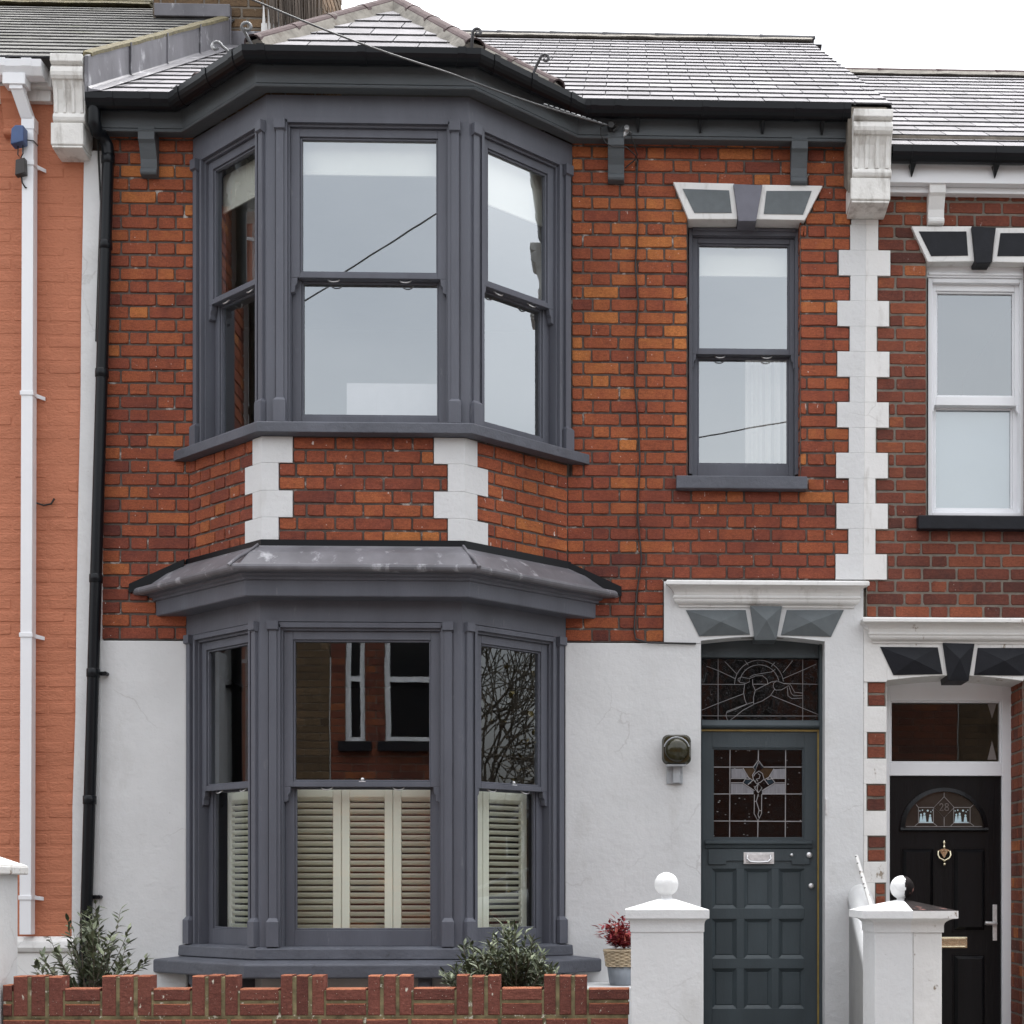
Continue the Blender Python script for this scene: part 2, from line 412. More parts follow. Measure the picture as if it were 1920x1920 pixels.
def slate_mat(name, c, moss=False, rough=0.36):
    m, t, b = nt(name)
    a = node(t, 'ShaderNodeAttribute', attribute_name='tint'); sp = node(t, 'ShaderNodeSeparateColor')
    t.links.new(a.outputs['Color'], sp.inputs[0])
    col = ramp(t, sp.outputs[0], [(0, mul(c, 0.84)), (1, mul(c, 1.16))])
    v = coords(t)
    col = mix(t, 0.7, col, ramp(t, noise(t, v, 7, 6, 0.65), [(0.32, (0.72, 0.72, 0.71)), (0.68, (1.15, 1.15, 1.15))]), 'MULTIPLY')
    if moss:
        d = ramp(t, noise(t, v, 3.5, 7, 0.7), [(0.55, (0, 0, 0)), (0.7, (1, 1, 1))])
        col = mix(t, d, col, (0.07, 0.075, 0.04))
    t.links.new(col, b.inputs['Base Color'])
    b.inputs['Roughness'].default_value = rough; b.inputs['Specular IOR Level'].default_value = 0.06
    bump(t, b, noise(t, v, 35, 5), 0.2, 0.004)
    return m


M['slate'] = slate_mat('blue_grey_slate', (0.235, 0.228, 0.238), rough=0.8)
M['slateold'] = slate_mat('mossy_old_slate', (0.15, 0.147, 0.14), True, 0.85)
M['slatedark'] = slate_mat('dark_slate_edge', (0.085, 0.085, 0.09), False, 0.8)
M['glass'] = glass_mat('window_glass', 0.30)
M['glassright'] = glass_mat('neighbour_window_glass', 0.25)
M['glasslow'] = glass_mat('lower_window_glass', 0.11, wav=0.014, sc=1.6)
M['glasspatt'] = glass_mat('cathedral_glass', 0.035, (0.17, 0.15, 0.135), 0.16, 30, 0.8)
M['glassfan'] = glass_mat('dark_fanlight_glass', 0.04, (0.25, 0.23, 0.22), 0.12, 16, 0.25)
M['glassplain'] = glass_mat('plain_fanlight_glass', 0.05, (0.55, 0.52, 0.48))
M['frost'] = paint('frosted_glass', (0.30, 0.335, 0.365), 0.3, 0.04, 2, (1, 1, 1), 0.1, 80)


def leaf_mat(name, c1, c2, c3):
    m, t, b = nt(name)
    a = node(t, 'ShaderNodeAttribute', attribute_name='tint'); sp = node(t, 'ShaderNodeSeparateColor')
    t.links.new(a.outputs['Color'], sp.inputs[0])
    col = ramp(t, sp.outputs[0], [(0, c1), (0.55, c2), (1, c3)])
    t.links.new(col, b.inputs['Base Color']); b.inputs['Roughness'].default_value = 0.45
    return m


M['olive'] = leaf_mat('olive_leaf', (0.035, 0.046, 0.022), (0.085, 0.105, 0.055), (0.24, 0.27, 0.17))
M['redleaf'] = leaf_mat('red_leaf', (0.14, 0.014, 0.02), (0.34, 0.035, 0.05), (0.46, 0.12, 0.07))
M['treeleaf'] = leaf_mat('autumn_leaf', (0.12, 0.08, 0.02), (0.20, 0.14, 0.03), (0.26, 0.2, 0.05))

# ------------------------------------------------------------------ pattern builders


def brick_panel(mb, fr, zb, ch, rows, intervals, joint=0.009, rec=0.008, st=0.232, hd=0.116, phase=0.0, jit=0.0016, mi=0, mmi=1, bias=None, bev=0.004, n_off=0.0):
    """Flemish bond of real bricks over a recessed mortar bed; intervals(k, z0, z1) -> [(u0, u1)]"""
    per = st + hd
    for k in range(rows):
        z0, z1 = zb + k * ch, zb + (k + 1) * ch
        for (a, b_) in intervals(k, z0, z1):
            if b_ - a < 0.015: continue
            mb.add([fr.p(a, n_off - rec, z0), fr.p(b_, n_off - rec, z0), fr.p(b_, n_off - rec, z1), fr.p(a, n_off - rec, z1)], [(0, 1, 2, 3)], mmi)
            off = phase + (per / 2 if k % 2 else 0)
            i = math.floor((a - off) / per) - 1
            cuts = [a]
            u = off + i * per
            while u < b_:
                for w in (st, hd):
                    u2 = u + w + rnd.uniform(-0.005, 0.005)
                    if a + 0.045 < u2 < b_ - 0.045: cuts.append(u2)
                    u += w
            cuts.append(b_)
            cuts = sorted(cuts)
            for j in range(len(cuts) - 1):
                u0, u1 = cuts[j] + joint / 2, cuts[j + 1] - joint / 2
                if u1 - u0 < 0.012: continue
                q = lambda: rnd.uniform(-jit, jit)
                y0, y1 = z0 + joint / 2, z1 - joint / 2
                nf = n_off + rnd.uniform(-0.002, 0.002)
                e = bev
                W_, H_ = u1 - u0, y1 - y0
                ring = []
                for (cu, cv, su, sv) in ((u0, y0, 1, 1), (u1, y0, -1, 1), (u1, y1, -1, -1), (u0, y1, 1, -1)):
                    ca = rnd.uniform(0.003, 0.010) * (2.4 if rnd.random() < 0.07 else 1); cb = rnd.uniform(0.003, 0.010)
                    pa, pb_ = (cu, cv + sv * cb), (cu + su * ca, cv)
                    ring += [pa, pb_] if (su * sv > 0) else [pb_, pa]
                    if su == 1 and sv == 1: ring.append(((u0 + u1) / 2 + rnd.uniform(-0.2, 0.2) * W_, y0 + rnd.uniform(0, 0.0025)))
                    if su == -1 and sv == -1: ring.append(((u0 + u1) / 2 + rnd.uniform(-0.2, 0.2) * W_, y1 - rnd.uniform(0, 0.0025)))
                ring = [(a_ + q(), b__ + q()) for a_, b__ in ring]
                mu, mv = (u0 + u1) / 2, (y0 + y1) / 2
                nr_ = len(ring)
                V = [fr.p(a_, n_off - rec - 0.002, b__) for a_, b__ in ring] + [fr.p(a_ + (e if a_ < mu else -e) * (0 if abs(a_ - mu) < 0.25 * W_ else 1), nf, b__ + (e if b__ < mv else -e)) for a_, b__ in ring]
                r_ = min(1, max(0, rnd.gauss(0.50, 0.13)))
                if rnd.random() < 0.08: r_ = rnd.uniform(0.78, 1.0)
                if rnd.random() < 0.035: r_ = rnd.uniform(0.08, 0.22)
                if bias: r_ = min(1, max(0, r_ + bias((u0 + u1) / 2, (z0 + z1) / 2)))
                mb.add(V, [list(range(nr_, 2 * nr_))] + [(i_, (i_ + 1) % nr_, nr_ + (i_ + 1) % nr_, nr_ + i_) for i_ in range(nr_)], mi, (r_, rnd.random(), rnd.random()))


def subtract(ints, a, b):
    out = []
    for (x0, x1) in ints:
        if b <= x0 or a >= x1: out.append((x0, x1)); continue
        if a > x0: out.append((x0, a))
        if b < x1: out.append((b, x1))
    return out


def clip_poly(subject, clip):
    """Sutherland-Hodgman, clip is convex and counter-clockwise"""
    out = subject
    for i in range(len(clip)):
        a, b = clip[i], clip[(i + 1) % len(clip)]
        inp, out = out, []
        if not inp: return []
        side = lambda p: (b[0] - a[0]) * (p[1] - a[1]) - (b[1] - a[1]) * (p[0] - a[0])
        for j in range(len(inp)):
            p, q = inp[j], inp[(j + 1) % len(inp)]
            sp_, sq = side(p), side(q)
            if sp_ >= 0: out.append(p)
            if (sp_ >= 0) != (sq >= 0):
                t = sp_ / (sp_ - sq)
                out.append((p[0] + (q[0] - p[0]) * t, p[1] + (q[1] - p[1]) * t))
    return out


def slates(mb, pts, w=0.3, gauge=0.225, lift=0.011, mi=0, base_mi=1, start=0.0):
    """pts: convex planar 3-D polygon, first edge pts[0]->pts[1] is the eave; fills it with overlapping slates"""
    P = [Vector(p) for p in pts]
    U = (P[1] - P[0]).normalized()
    N = (P[1] - P[0]).cross(P[2] - P[0]).normalized()
    if N.z < 0: N = -N
    Vv = N.cross(U).normalized()
    if Vv.z < 0: Vv = -Vv
    uv = [((p - P[0]).dot(U), (p - P[0]).dot(Vv)) for p in P]
    area = sum(uv[i][0] * uv[(i + 1) % len(uv)][1] - uv[(i + 1) % len(uv)][0] * uv[i][1] for i in range(len(uv)))
    if area < 0: uv = uv[::-1]
    us = [a for a, _ in uv]; vs = [b for _, b in uv]
    g = 0.0032
    mb.add([tuple(P[0] + U * a + Vv * b - N * 0.004) for a, b in uv], [list(range(len(uv)))], base_mi)
    rows = int((max(vs) - min(vs)) / gauge) + 2
    for r in range(rows):
        v0 = min(vs) + r * gauge
        n0 = int(min(us) / w) - 2
        for c in range(n0, int(max(us) / w) + 3):
            u0 = c * w + (w / 2 if r % 2 else 0) + start
            q = rnd.uniform(-0.003, 0.003)
            quad = clip_poly([(u0 + g, v0 + q), (u0 + w - g, v0 + q + rnd.uniform(-0.002, 0.002)), (u0 + w - g, v0 + gauge + 0.02), (u0 + g, v0 + gauge + 0.02)], uv)
            if len(quad) < 3: continue
            lf = lift * rnd.uniform(0.95, 1.06)
            top = [tuple(P[0] + U * a + Vv * b + N * (lf * (1 - 0.85 * (b - v0) / gauge))) for a, b in quad]
            bot = [tuple(P[0] + U * a + Vv * b + N * (lf * (1 - 0.85 * (b - v0) / gauge) - 0.009)) for a, b in quad]
            n = len(quad)
            t_ = rnd.random()
            mb.add(top, [list(range(n))], mi, (t_, 0, 0))
            mb.add(top + bot, [(i, (i + 1) % n, n + (i + 1) % n, n + i) for i in range(n)], base_mi, (t_, 0, 0))


def hip_line(mb, mbb, a, b, r=0.062, seg=0.34, lift=0.02):
    """half-round tiles in mb over a cement bed in mbb, from low end a to high end b"""
    a, b = Vector(a), Vector(b)
    d = b - a; L = d.length; d.normalize()
    side = d.cross(Vector((0, 0, 1))).normalized(); up = side.cross(d).normalized()
    n = max(1, int(L / seg))
    for i in range(n):
        s0, s1 = a + d * (L * i / n), a + d * (L * (i + 1) / n + 0.03)
        rings = []
        for s, rr in ((s0, r * 1.06), (s0 + d * 0.05, r * 1.0), (s1, r * 0.97)):
            outer = [tuple(s + side * rr * math.cos(w) + up * (lift + rr * 0.72 * math.sin(w))) for w in [math.pi * k / 8 for k in range(9)]]
            inner = [tuple(s + side * (rr - 0.014) * math.cos(w) + up * (lift + (rr - 0.014) * 0.72 * math.sin(w))) for w in [math.pi * k / 8 for k in range(8, -1, -1)]]
            rings.append(outer + inner)
        mb.sweep(rings, 0, True, False)
    w = r * 1.35
    pr = [(-w, -0.03), (w, -0.03), (r * 0.95, lift + 0.012), (-r * 0.95, lift + 0.012)]
    k = max(2, int(L / 0.12)); rings = []
    for i in range(k + 1):
        s = a + d * (L * i / k); j = rnd.uniform(-0.008, 0.008)
        rings.append([tuple(s + side * (x + (j if z < 0 else 0)) + up * z) for x, z in pr])
    mbb.sweep(rings)


def bay_pts(cx, o, hf, p, zc=None):
    return [(cx - (hf + p) - o * 1.41421, 0.0), (cx - hf - 0.41421 * o, -(p + o)), (cx + hf + 0.41421 * o, -(p + o)), (cx + hf + p + o * 1.41421, 0.0)]


def bay_sweep(mb, cx, prof, hf, p, mi=0):
    rings = []
    for k in range(4):
        rings.append([(*bay_pts(cx, o, hf, p)[k], z) for o, z in prof])
    mb.sweep(rings, mi)


def eave_path(cx, o, hf, p, xl, xr):
    return [(xl, -o), (cx - hf - p - 0.41421 * o, -o), (cx - hf - 0.41421 * o, -(p + o)), (cx + hf + 0.41421 * o, -(p + o)), (cx + hf + p + 0.41421 * o, -o), (xr, -o)]


def eave_sweep(mb, cx, prof, hf, p, xl, xr, mi=0):
    rings = []
    for k in range(6):
        rings.append([(*eave_path(cx, o, hf, p, xl, xr)[k], z) for o, z in prof])
    mb.sweep(rings, mi)


def sash_window(part, mbf, fr, u0, u1, z0, zm, z1, mat_sash, mat_glass, stile=0.052, n=0.0, rail=0.085, top=0.052, handles=True, meet=0.032, horn=True, hmat=None):
    """double-hung sash in the opening u0..u1, z0..z1 with the meeting rail at zm; box lining goes into mbf"""
    # box lining around the opening
    mbf.box(u0 - 0.022, u0, n - 0.16, n - 0.014, z0, z1, fr); mbf.box(u1, u1 + 0.022, n - 0.16, n - 0.014, z0, z1, fr)
    mbf.box(u0 - 0.022, u1 + 0.022, n - 0.16, n - 0.014, z1, z1 + 0.022, fr)
    for up in (True, False):
        a, b = (zm - meet / 2, z1) if up else (z0, zm + meet / 2)
        nf, nb = (n - 0.034, n - 0.076) if up else (n - 0.080, n - 0.122)
        s = MB()
        br = meet if up else rail
        tr = top if up else meet
        s.box(u0, u0 + stile, nb, nf, a, b, fr); s.box(u1 - stile, u1, nb, nf, a, b, fr)
        s.box(u0 + stile, u1 - stile, nb, nf, a, a + br, fr); s.box(u0 + stile, u1 - stile, nb, nf, b - tr, b, fr)
        # inner ovolo bead
        e = 0.012
        gu0, gu1, gz0, gz1 = u0 + stile, u1 - stile, a + br, b - tr
        for (x0, x1, y0, y1) in ((gu0, gu0 + e, gz0, gz1), (gu1 - e, gu1, gz0, gz1), (gu0 + e, gu1 - e, gz0, gz0 + e), (gu0 + e, gu1 - e, gz1 - e, gz1)):
            s.box(x0, x1, nb + 0.006, nf - 0.012, y0, y1, fr)
        if up and horn:
            for x0, x1, sg in ((u0, u0 + stile * 0.75, 1), (u1 - stile * 0.75, u1, -1)):
                xm0, xm1 = (x0, x1) if sg > 0 else (x1, x0)
                hz = a
                pts = [(xm0, hz), (xm1, hz), (xm1 - sg * 0.004, hz - 0.035), (xm1 - sg * 0.016, hz - 0.052), (xm1 - sg * 0.018, hz - 0.085), (xm0, hz - 0.095)]
                s.prism(pts, nb, nf, fr)
        sa = s.build('sash', mat_sash, part, 0.003)
        if not up and handles:
            w = u1 - u0
            for c in (u0 + w * 0.27, u0 + w * 0.73):
                h = MB()
                hw_ = 0.036
                pts = [fr.p(c - hw_, nf + 0.004, b - 0.024)] + [fr.p(c - hw_ * math.cos(t_), nf + 0.012 + 0.014 * math.sin(t_), b - 0.026 - 0.022 * math.sin(t_)) for t_ in [math.pi * q / 8 for q in range(1, 8)]] + [fr.p(c + hw_, nf + 0.004, b - 0.024)]
                h.tube(pts, 0.0042, 6)
                h.build('sash_handle', hmat or M['chrome'], part)
        gz = nb + 0.012
        g = MB()
        g.ngon([fr.p(gu0 + 0.002, gz, gz0 + 0.002), fr.p(gu1 - 0.002, gz, gz0 + 0.002), fr.p(gu1 - 0.002, gz, gz1 - 0.002), fr.p(gu0 + 0.002, gz, gz1 - 0.002)])
        g.build('glass_pane', mat_glass, part)


def pilaster(mb, fr, u0, u1, zb, zt, cap=0.085, plinth=0.17, n=0.0):
    mb.box(u0 + 0.006, u1 - 0.006, n - 0.01, n + 0.018, zb, zt, fr)
    mb.box(u0 - 0.004, u1 + 0.004, n - 0.01, n + 0.034, zt - cap * 0.8, zt, fr)
    mb.frustum([(u0 - 0.004, zt - cap * 0.8), (u1 + 0.004, zt - cap * 0.8), (u1 + 0.004, zt - cap), (u0 - 0.004, zt - cap)], [(u0 - 0.004, zt - cap * 0.8), (u1 + 0.004, zt - cap * 0.8), (u1 + 0.004, zt - cap * 0.8 - 0.001), (u0 - 0.004, zt - cap * 0.8 - 0.001)], n, n + 0.034, fr)
    mb.box(u0 - 0.008, u1 + 0.008, n - 0.01, n + 0.036, zb, zb + plinth * 0.86, fr)
    mb.wedge([fr.p(u0 - 0.008, n - 0.01, zb + plinth * 0.86), fr.p(u1 + 0.008, n - 0.01, zb + plinth * 0.86), fr.p(u1 + 0.008, n + 0.036, zb + plinth * 0.86), fr.p(u0 - 0.008, n + 0.036, zb + plinth * 0.86)],
             [fr.p(u0 + 0.006, n - 0.01, zb + plinth), fr.p(u1 - 0.006, n - 0.01, zb + plinth), fr.p(u1 - 0.006, n + 0.017, zb + plinth), fr.p(u0 + 0.006, n + 0.017, zb + plinth)])


def pxpoly(pts, Y): return [at(x, y, Y) for x, y in pts]


# ------------------------------------------------------------------ the three houses of the row
HOUSES = 'terraced houses in the street row'
house = thing('terraced_house', 'red brick terraced house with a dark grey two-storey bay window and grey front door', 'house', (AX(690), 0, 0), HOUSES)
lhouse = thing('terraced_house', 'terracotta painted house with white plastic downpipe on the left of the grey bay house', 'house', (AX(20), 0, 0), HOUSES)
rhouse = thing('terraced_house', 'darker red brick house with white window frame, black sill and black front door', 'house', (AX(1850), 0, 0), HOUSES)
WORLD = {o.name: Vector(o.location) for o in (house, lhouse, rhouse)}

P_BAY, HF = 0.605, 0.608
HW = HF + P_BAY
CXU, CXA, CXL = AX(690, 500, -P_BAY), AX(681.5, 920, -P_BAY), AX(677, 1450, -P_BAY)

# vertical levels
Z_LIP = 6.475
Z_FB = 6.292              # bottom of the fascia
Z_STUC = AZ(1204, 700)
zq = lambda y: AZ(y, 1610)
CH = (zq(470) - zq(1087)) / 26.0
XQ_L = lambda wide, z: AX(1569 if wide else 1592, 800) + (z - 4.3) * 0.008
XQ_M = lambda z: AX(1620, 800) + (z - 4.3) * 0.008
XQ_R = lambda wide, z: AX(1665 if wide else 1642, 800) + (z - 4.3) * 0.008
XL_IN = lambda z: AX(188, 1204) + (z - Z_STUC) * 0.009      # brick starts here (right edge of the white pilaster)
Z_Q0 = zq(1087)


def quoin_wide(z): return int(math.floor((z - Z_Q0) / (2 * CH))) % 2 == 0 if Z_Q0 <= z < zq(468) else False


ZB = Z_Q0 - 6 * CH
NROW = int((Z_FB - ZB) / CH) + 2

# small window opening and lintel
SWX0, SWX1 = AX(1289, 660), AX(1500, 660)
SW_SILL_T, SW_HEAD = AZ(891, 1390), AZ(410, 1400)
LIN_T = AZ(344, 1400)
LIN_XL_T, LIN_XR_T = AX(1262, 344), AX(1543, 347)
LIN_XL_B, LIN_XR_B = AX(1291, 411), AX(1509, 413)
DS_X0, DS_TOP = AX(1245, 1150), AZ(1092, 1400)


def main_rows(k, z0, z1):
    zc = (z0 + z1) / 2
    if zc < Z_STUC + 0.02 or z0 > Z_FB: return []
    xr = XQ_L(quoin_wide(zc), zc)
    ints = [(XL_IN(zc), xr)]
    cx = CXU if zc > 4.15 else (CXA if zc > 3.5 else CXL)
    ints = subtract(ints, cx - HW + 0.006, cx + HW - 0.006)
    if SW_SILL_T - 0.085 < zc < SW_HEAD: ints = subtract(ints, SWX0, SWX1)
    if SW_HEAD - 0.01 < zc < LIN_T:
        f = (zc - SW_HEAD) / (LIN_T - SW_HEAD)
        ints = subtract(ints, LIN_XL_B + (LIN_XL_T - LIN_XL_B) * f, LIN_XR_B + (LIN_XR_T - LIN_XR_B) * f)
    if zc < DS_TOP: ints = subtract(ints, DS_X0, 9)
    return ints


w = MB()
bias_main = lambda u, z: 0.10 * math.sin(u * 1.7 + 1.0) * math.sin(z * 1.3) + (0.12 if -0.5 < u < 0.6 and 4.2 < z < 6 else 0) - (0.07 if z < 4.0 else 0)
brick_panel(w, FW, ZB, CH, NROW, main_rows, phase=0.05, bias=bias_main)
# brick reveal on the right of the small window and on its left
revR = Fr((SWX1, 0), (0, 1), (-1, 0)); revL = Fr((SWX0, 0), (0, 1), (1, 0))
rz0 = ZB + math.ceil((SW_SILL_T - 0.08 - ZB) / CH) * CH
rn = int((SW_HEAD - rz0) / CH) + 1
for rv in (revR, revL):
    brick_panel(w, rv, rz0, CH, rn, lambda k, a, b: [(0.002, 0.16)], st=0.2, hd=0.1, phase=0.01)
def backing(mb, x0, x1, holes, zlo=0.2, zhi=6.4, mi=1):
    zs = sorted({zlo, zhi} | {z for h in holes for z in h[2:]})
    for a, b in zip(zs[:-1], zs[1:]):
        ints = [(x0, x1)]
        for h in holes:
            if h[2] <= (a + b) / 2 <= h[3]: ints = subtract(ints, h[0], h[1])
        for p, q in ints: mb.box(p, q, -0.048, -0.026, a, b, mi=mi)
backing(w, -3.66, 1.50, [(CXU - HW + 0.02, CXU + HW - 0.02, 3.9, 6.3), (CXL - HW + 0.03, CXL + HW - 0.03, 0.2, 3.4), (SWX0 - 0.002, SWX1 + 0.002, SW_SILL_T - 0.08, SW_HEAD + 0.05), (AX(1314) - 0.01, AX(1546) + 0.01, 0.2, AZ(1195, 1400))])
w.build('brick_wall', [M['redbrick'], M['mortar']], house)

# brick apron of the bay, with painted corner quoins
zA0, zA1 = AZ(1045, 690, -P_BAY), AZ(818, 690, -P_BAY)
cants = lambda cx: (Fr((cx - HF, -P_BAY), (-1, 1), (-1, -1)), Fr((cx - HF, -P_BAY), (1, 0), (0, -1)), Fr((cx + HF, -P_BAY), (1, 1), (1, -1)))
CW = P_BAY * math.sqrt(2)
fl, ff, frr = cants(CXA)
zQ = [AZ(y, 690, -P_BAY) for y in (1020, 971, 921, 869, 820)]     # quoin block levels
chA = (zQ[3] - zQ[0]) / 6


def qwide(z):          # True where the front leg of the quoin is long
    i = 0
    while i < 4 and z > zQ[i + 1]: i += 1
    return i in (1, 3)


ap = MB()
zA0 = zQ[0] - 2 * chA
nA = int((zA1 + 0.06 - zA0) / chA) + 1
LONG, SHRT = 0.182, 0.098
def q_in(z, f): return (LONG if (qwide(z) == f) else SHRT)
brick_panel(ap, ff, zA0, chA, nA, lambda k, a, b: [(q_in((a + b) / 2, True), 2 * HF - q_in((a + b) / 2, True))], phase=0.03, bias=lambda u, z: -0.05)
brick_panel(ap, frr, zA0, chA, nA, lambda k, a, b: [(q_in((a + b) / 2, False), CW)], phase=0.07, bias=lambda u, z: 0.08)
brick_panel(ap, fl, zA0, chA, nA, lambda k, a, b: [(q_in((a + b) / 2, False), CW)], phase=0.02, bias=lambda u, z: -0.1)
apron = ap.build('bay_apron', [M['redbrick'], M['mortar']], house)
qns = [MB(), MB()]
for i in range(4):
    a, b = zQ[i] - (0.10 if i == 0 else 0), zQ[i + 1] - 0.001
    lf = LONG if i in (1, 3) else SHRT
    ls = SHRT if i in (1, 3) else LONG
    for side in (0, 1):
        c = (CXA - HF if side == 0 else CXA + HF, -P_BAY)
        sg = 1 if side == 0 else -1
        o = 0.007
        d = (-sg * 0.70711, 0.70711)
        nf_ = (0, -1); ns = (-sg * 0.70711, -0.70711)
        cor = (c[0] - sg * 0.41421 * o, c[1] - o)
        A = (c[0] + sg * lf, c[1] - o); B = (c[0] + d[0] * ls + ns[0] * o, c[1] + d[1] * ls + ns[1] * o)
        Ai = (A[0], c[1] + 0.03); Bi = (B[0] - ns[0] * 0.03, B[1] - ns[1] * 0.03); Ci = (c[0] + sg * 0.0124, c[1] + 0.03)
        ring = [A, cor, B, Bi, Ci, Ai]
        qns[side].wedge([(x, y, a) for x, y in ring], [(x, y, b) for x, y in ring])
for qn in qns: qn.build('quoin', M['render'], house, 0.0015)

# ------------------------------------------------------------------ painted render of the ground floor
ZG = 0.25
t_ = 0.014
for x0, x1 in ((AX(186, 1500), CXL - HW + 0.004), (CXL + HW - 0.004, AX(1314, 1500))):
    st = MB()
    st.box(x0, x1, -0.12, t_, ZG, Z_STUC)
    st.build('rendered_wall', M['render'], house, 0.006)

# white pilaster between the terracotta wall and the bricks
pil = MB()
xa_t, xa_b = AX(160, 310), AX(138, 1640)
za, zb_ = AZ(300, 160), AZ(1640, 160)
def xpil(z): return xa_b + (xa_t - xa_b) * (z - zb_) / (za - zb_)
zz = [ZG, 1.2, 2.0, 2.6, 3.2, 3.9, 4.6, 5.2, 5.7, 6.2]
lo = [FW.p(xpil(z) + rnd.uniform(-0.006, 0.006), 0.026, z) for z in zz]
hi = [FW.p(XL_IN(z) + 0.012, 0.026, z) for z in zz]
bl = [FW.p(xpil(z), -0.1, z) for z in zz]; bh = [FW.p(XL_IN(z) + 0.012, -0.1, z) for z in zz]
for i in range(len(zz) - 1):
    pil.wedge([lo[i], hi[i], bh[i], bl[i]], [lo[i + 1], hi[i + 1], bh[i + 1], bl[i + 1]])
pil.build('pilaster', M['render'], house)

# right quoin strip: our half and the neighbour's half
for half, par, mt in ((0, house, 'render'), (1, rhouse, 'white')):
    q = MB()
    z = Z_Q0
    segs = []
    k = 0
    while z < zq(412):
        wide = quoin_wide(z + CH)
        segs.append((z, min(z + 2 * CH, zq(412)), wide)); z += 2 * CH
    for a, b, wide in segs:
        zc = (a + b) / 2
        if half == 0: q.box(XQ_L(wide, zc) + rnd.uniform(-0.004, 0.004), XQ_M(zc), -0.05, 0.010, a, b - 0.0006)
        else: q.box(XQ_M(zc) + 0.0003, XQ_R(wide, zc) + rnd.uniform(-0.004, 0.004), -0.05, 0.0112, a, b - 0.0006)
    q.build('quoin', M[mt], par, 0.0012)

# ------------------------------------------------------------------ consoles on the party walls


def console(par, x0, x1, ztop, mat, name='console', k_=1.0):
    m = MB()
    ex = m.extrude_u
    m.extrude_u = lambda pr, a, b: ex([(n * k_, z) for n, z in pr], a, b)
    prof = [(0.0, ztop), (0.38, ztop), (0.385, ztop - 0.05), (0.36, ztop - 0.06)]
    for k in range(7):
        a_ = math.pi * k / 6
        prof.append((0.33 + 0.045 * math.sin(a_), ztop - 0.065 - 0.045 * (1 - math.cos(a_))))
    prof += [(0.295, ztop - 0.2), (0.275, ztop - 0.28), (0.275, ztop - 0.34)]
    for k in range(5):
        a_ = math.pi * k / 4
        prof.append((0.275 + 0.03 * math.sin(a_), ztop - 0.345 - 0.03 * (1 - math.cos(a_))))
    prof += [(0.0, ztop - 0.41)]
    m.extrude_u(prof, x0, x1)
    wd = x1 - x0
    for k in range(4):                                # ribs between the flutes
        u = x0 + wd * (0.10 + 0.8 * k / 3.0)
        m.extrude_u([(0.2, ztop - 0.15), (0.335, ztop - 0.15), (0.312, ztop - 0.2), (0.292, ztop - 0.28), (0.29, ztop - 0.345), (0.2, ztop - 0.345)], u - wd * 0.05, u + wd * 0.05)
    m.extrude_u([(0, ztop - 0.41), (0.30, ztop - 0.41), (0.30, ztop - 0.545), (0.285, ztop - 0.55), (0, ztop - 0.55)], x0 - 0.012, x1 - 0.008)
    m.extrude_u([(0, ztop - 0.5505), (0.29, ztop - 0.5505), (0.295, ztop - 0.565), (0.10, ztop - 0.578), (0, ztop - 0.578)], x0 - 0.006, x1 - 0.014)
    return m.build(name, mat, par, 0.008)


console(house, AX(1599, 260, -0.24), AX(1672, 260, -0.24), AZ(203, 1637, -0.30), M['corbel'], k_=0.78)
console(lhouse, AX(97, 200, -0.2), AX(157, 200, -0.2), AZ(99, 127, -0.24), M['corbel'], k_=0.62)

# ------------------------------------------------------------------ eaves of the main house
XE_L, XE_R = AX(170, 200, -0.12), AX(1592, 200, -0.12)
fa = MB()
eave_sweep(fa, CXU, [(0.0, Z_FB + 0.01), (0.085, Z_FB + 0.01), (0.085, Z_FB + 0.024), (0.098, Z_FB + 0.024), (0.098, Z_LIP - 0.02), (0.0, Z_LIP - 0.02)], HF, P_BAY, AX(190, 220, -0.1), XE_R)
eave_sweep(fa, CXU, [(0.075, Z_FB), (0.104, Z_FB - 0.002), (0.110, Z_FB + 0.008), (0.104, Z_FB + 0.018), (0.075, Z_FB + 0.018)], HF, P_BAY, AX(190, 220, -0.1), XE_R)
fa.build('fascia', M['fascia'], house, 0.002)


def gutter_prof(o0, zt, w=0.118, d=0.085, wall=0.004):
    out, inn = [], []
    for k in range(11):
        a_ = math.pi * k / 10
        c, s_ = math.cos(a_), math.sin(a_) ** 0.75
        out.append((o0 + w / 2 - (w / 2) * c, zt - d * s_))
        inn.append((o0 + w / 2 - (w / 2 - wall) * c, zt - (d - wall) * s_))
    return out + inn[::-1]


gu = MB()
eave_sweep(gu, CXU, gutter_prof(0.115, Z_LIP), HF, P_BAY, XE_L, XE_R)
# joint collars and support clips
path = eave_path(CXU, 0.115, HF, P_BAY, XE_L, XE_R)
def along(k, f, o=0.115):
    pp = eave_path(CXU, o, HF, P_BAY, XE_L, XE_R)
    return (pp[k][0] + (pp[k + 1][0] - pp[k][0]) * f, pp[k][1] + (pp[k + 1][1] - pp[k][1]) * f)
for k, fs in ((0, (0.3, 0.75)), (1, (0.12, 0.5, 0.85)), (2, (0.08, 0.5, 0.92)), (3, (0.15, 0.5, 0.88)), (4, (0.03, 0.12, 0.45, 0.8, 0.985))):
    for f in fs:
        L = math.dist(path[k], path[k + 1]); df = 0.022 / L
        r1 = [(*along(k, f - df, o), z) for o, z in gutter_prof(0.111, Z_LIP + 0.004, 0.127, 0.092)]
        r2 = [(*along(k, f + df, o), z) for o, z in gutter_prof(0.111, Z_LIP + 0.004, 0.127, 0.092)]
        gu.sweep([r1, r2])
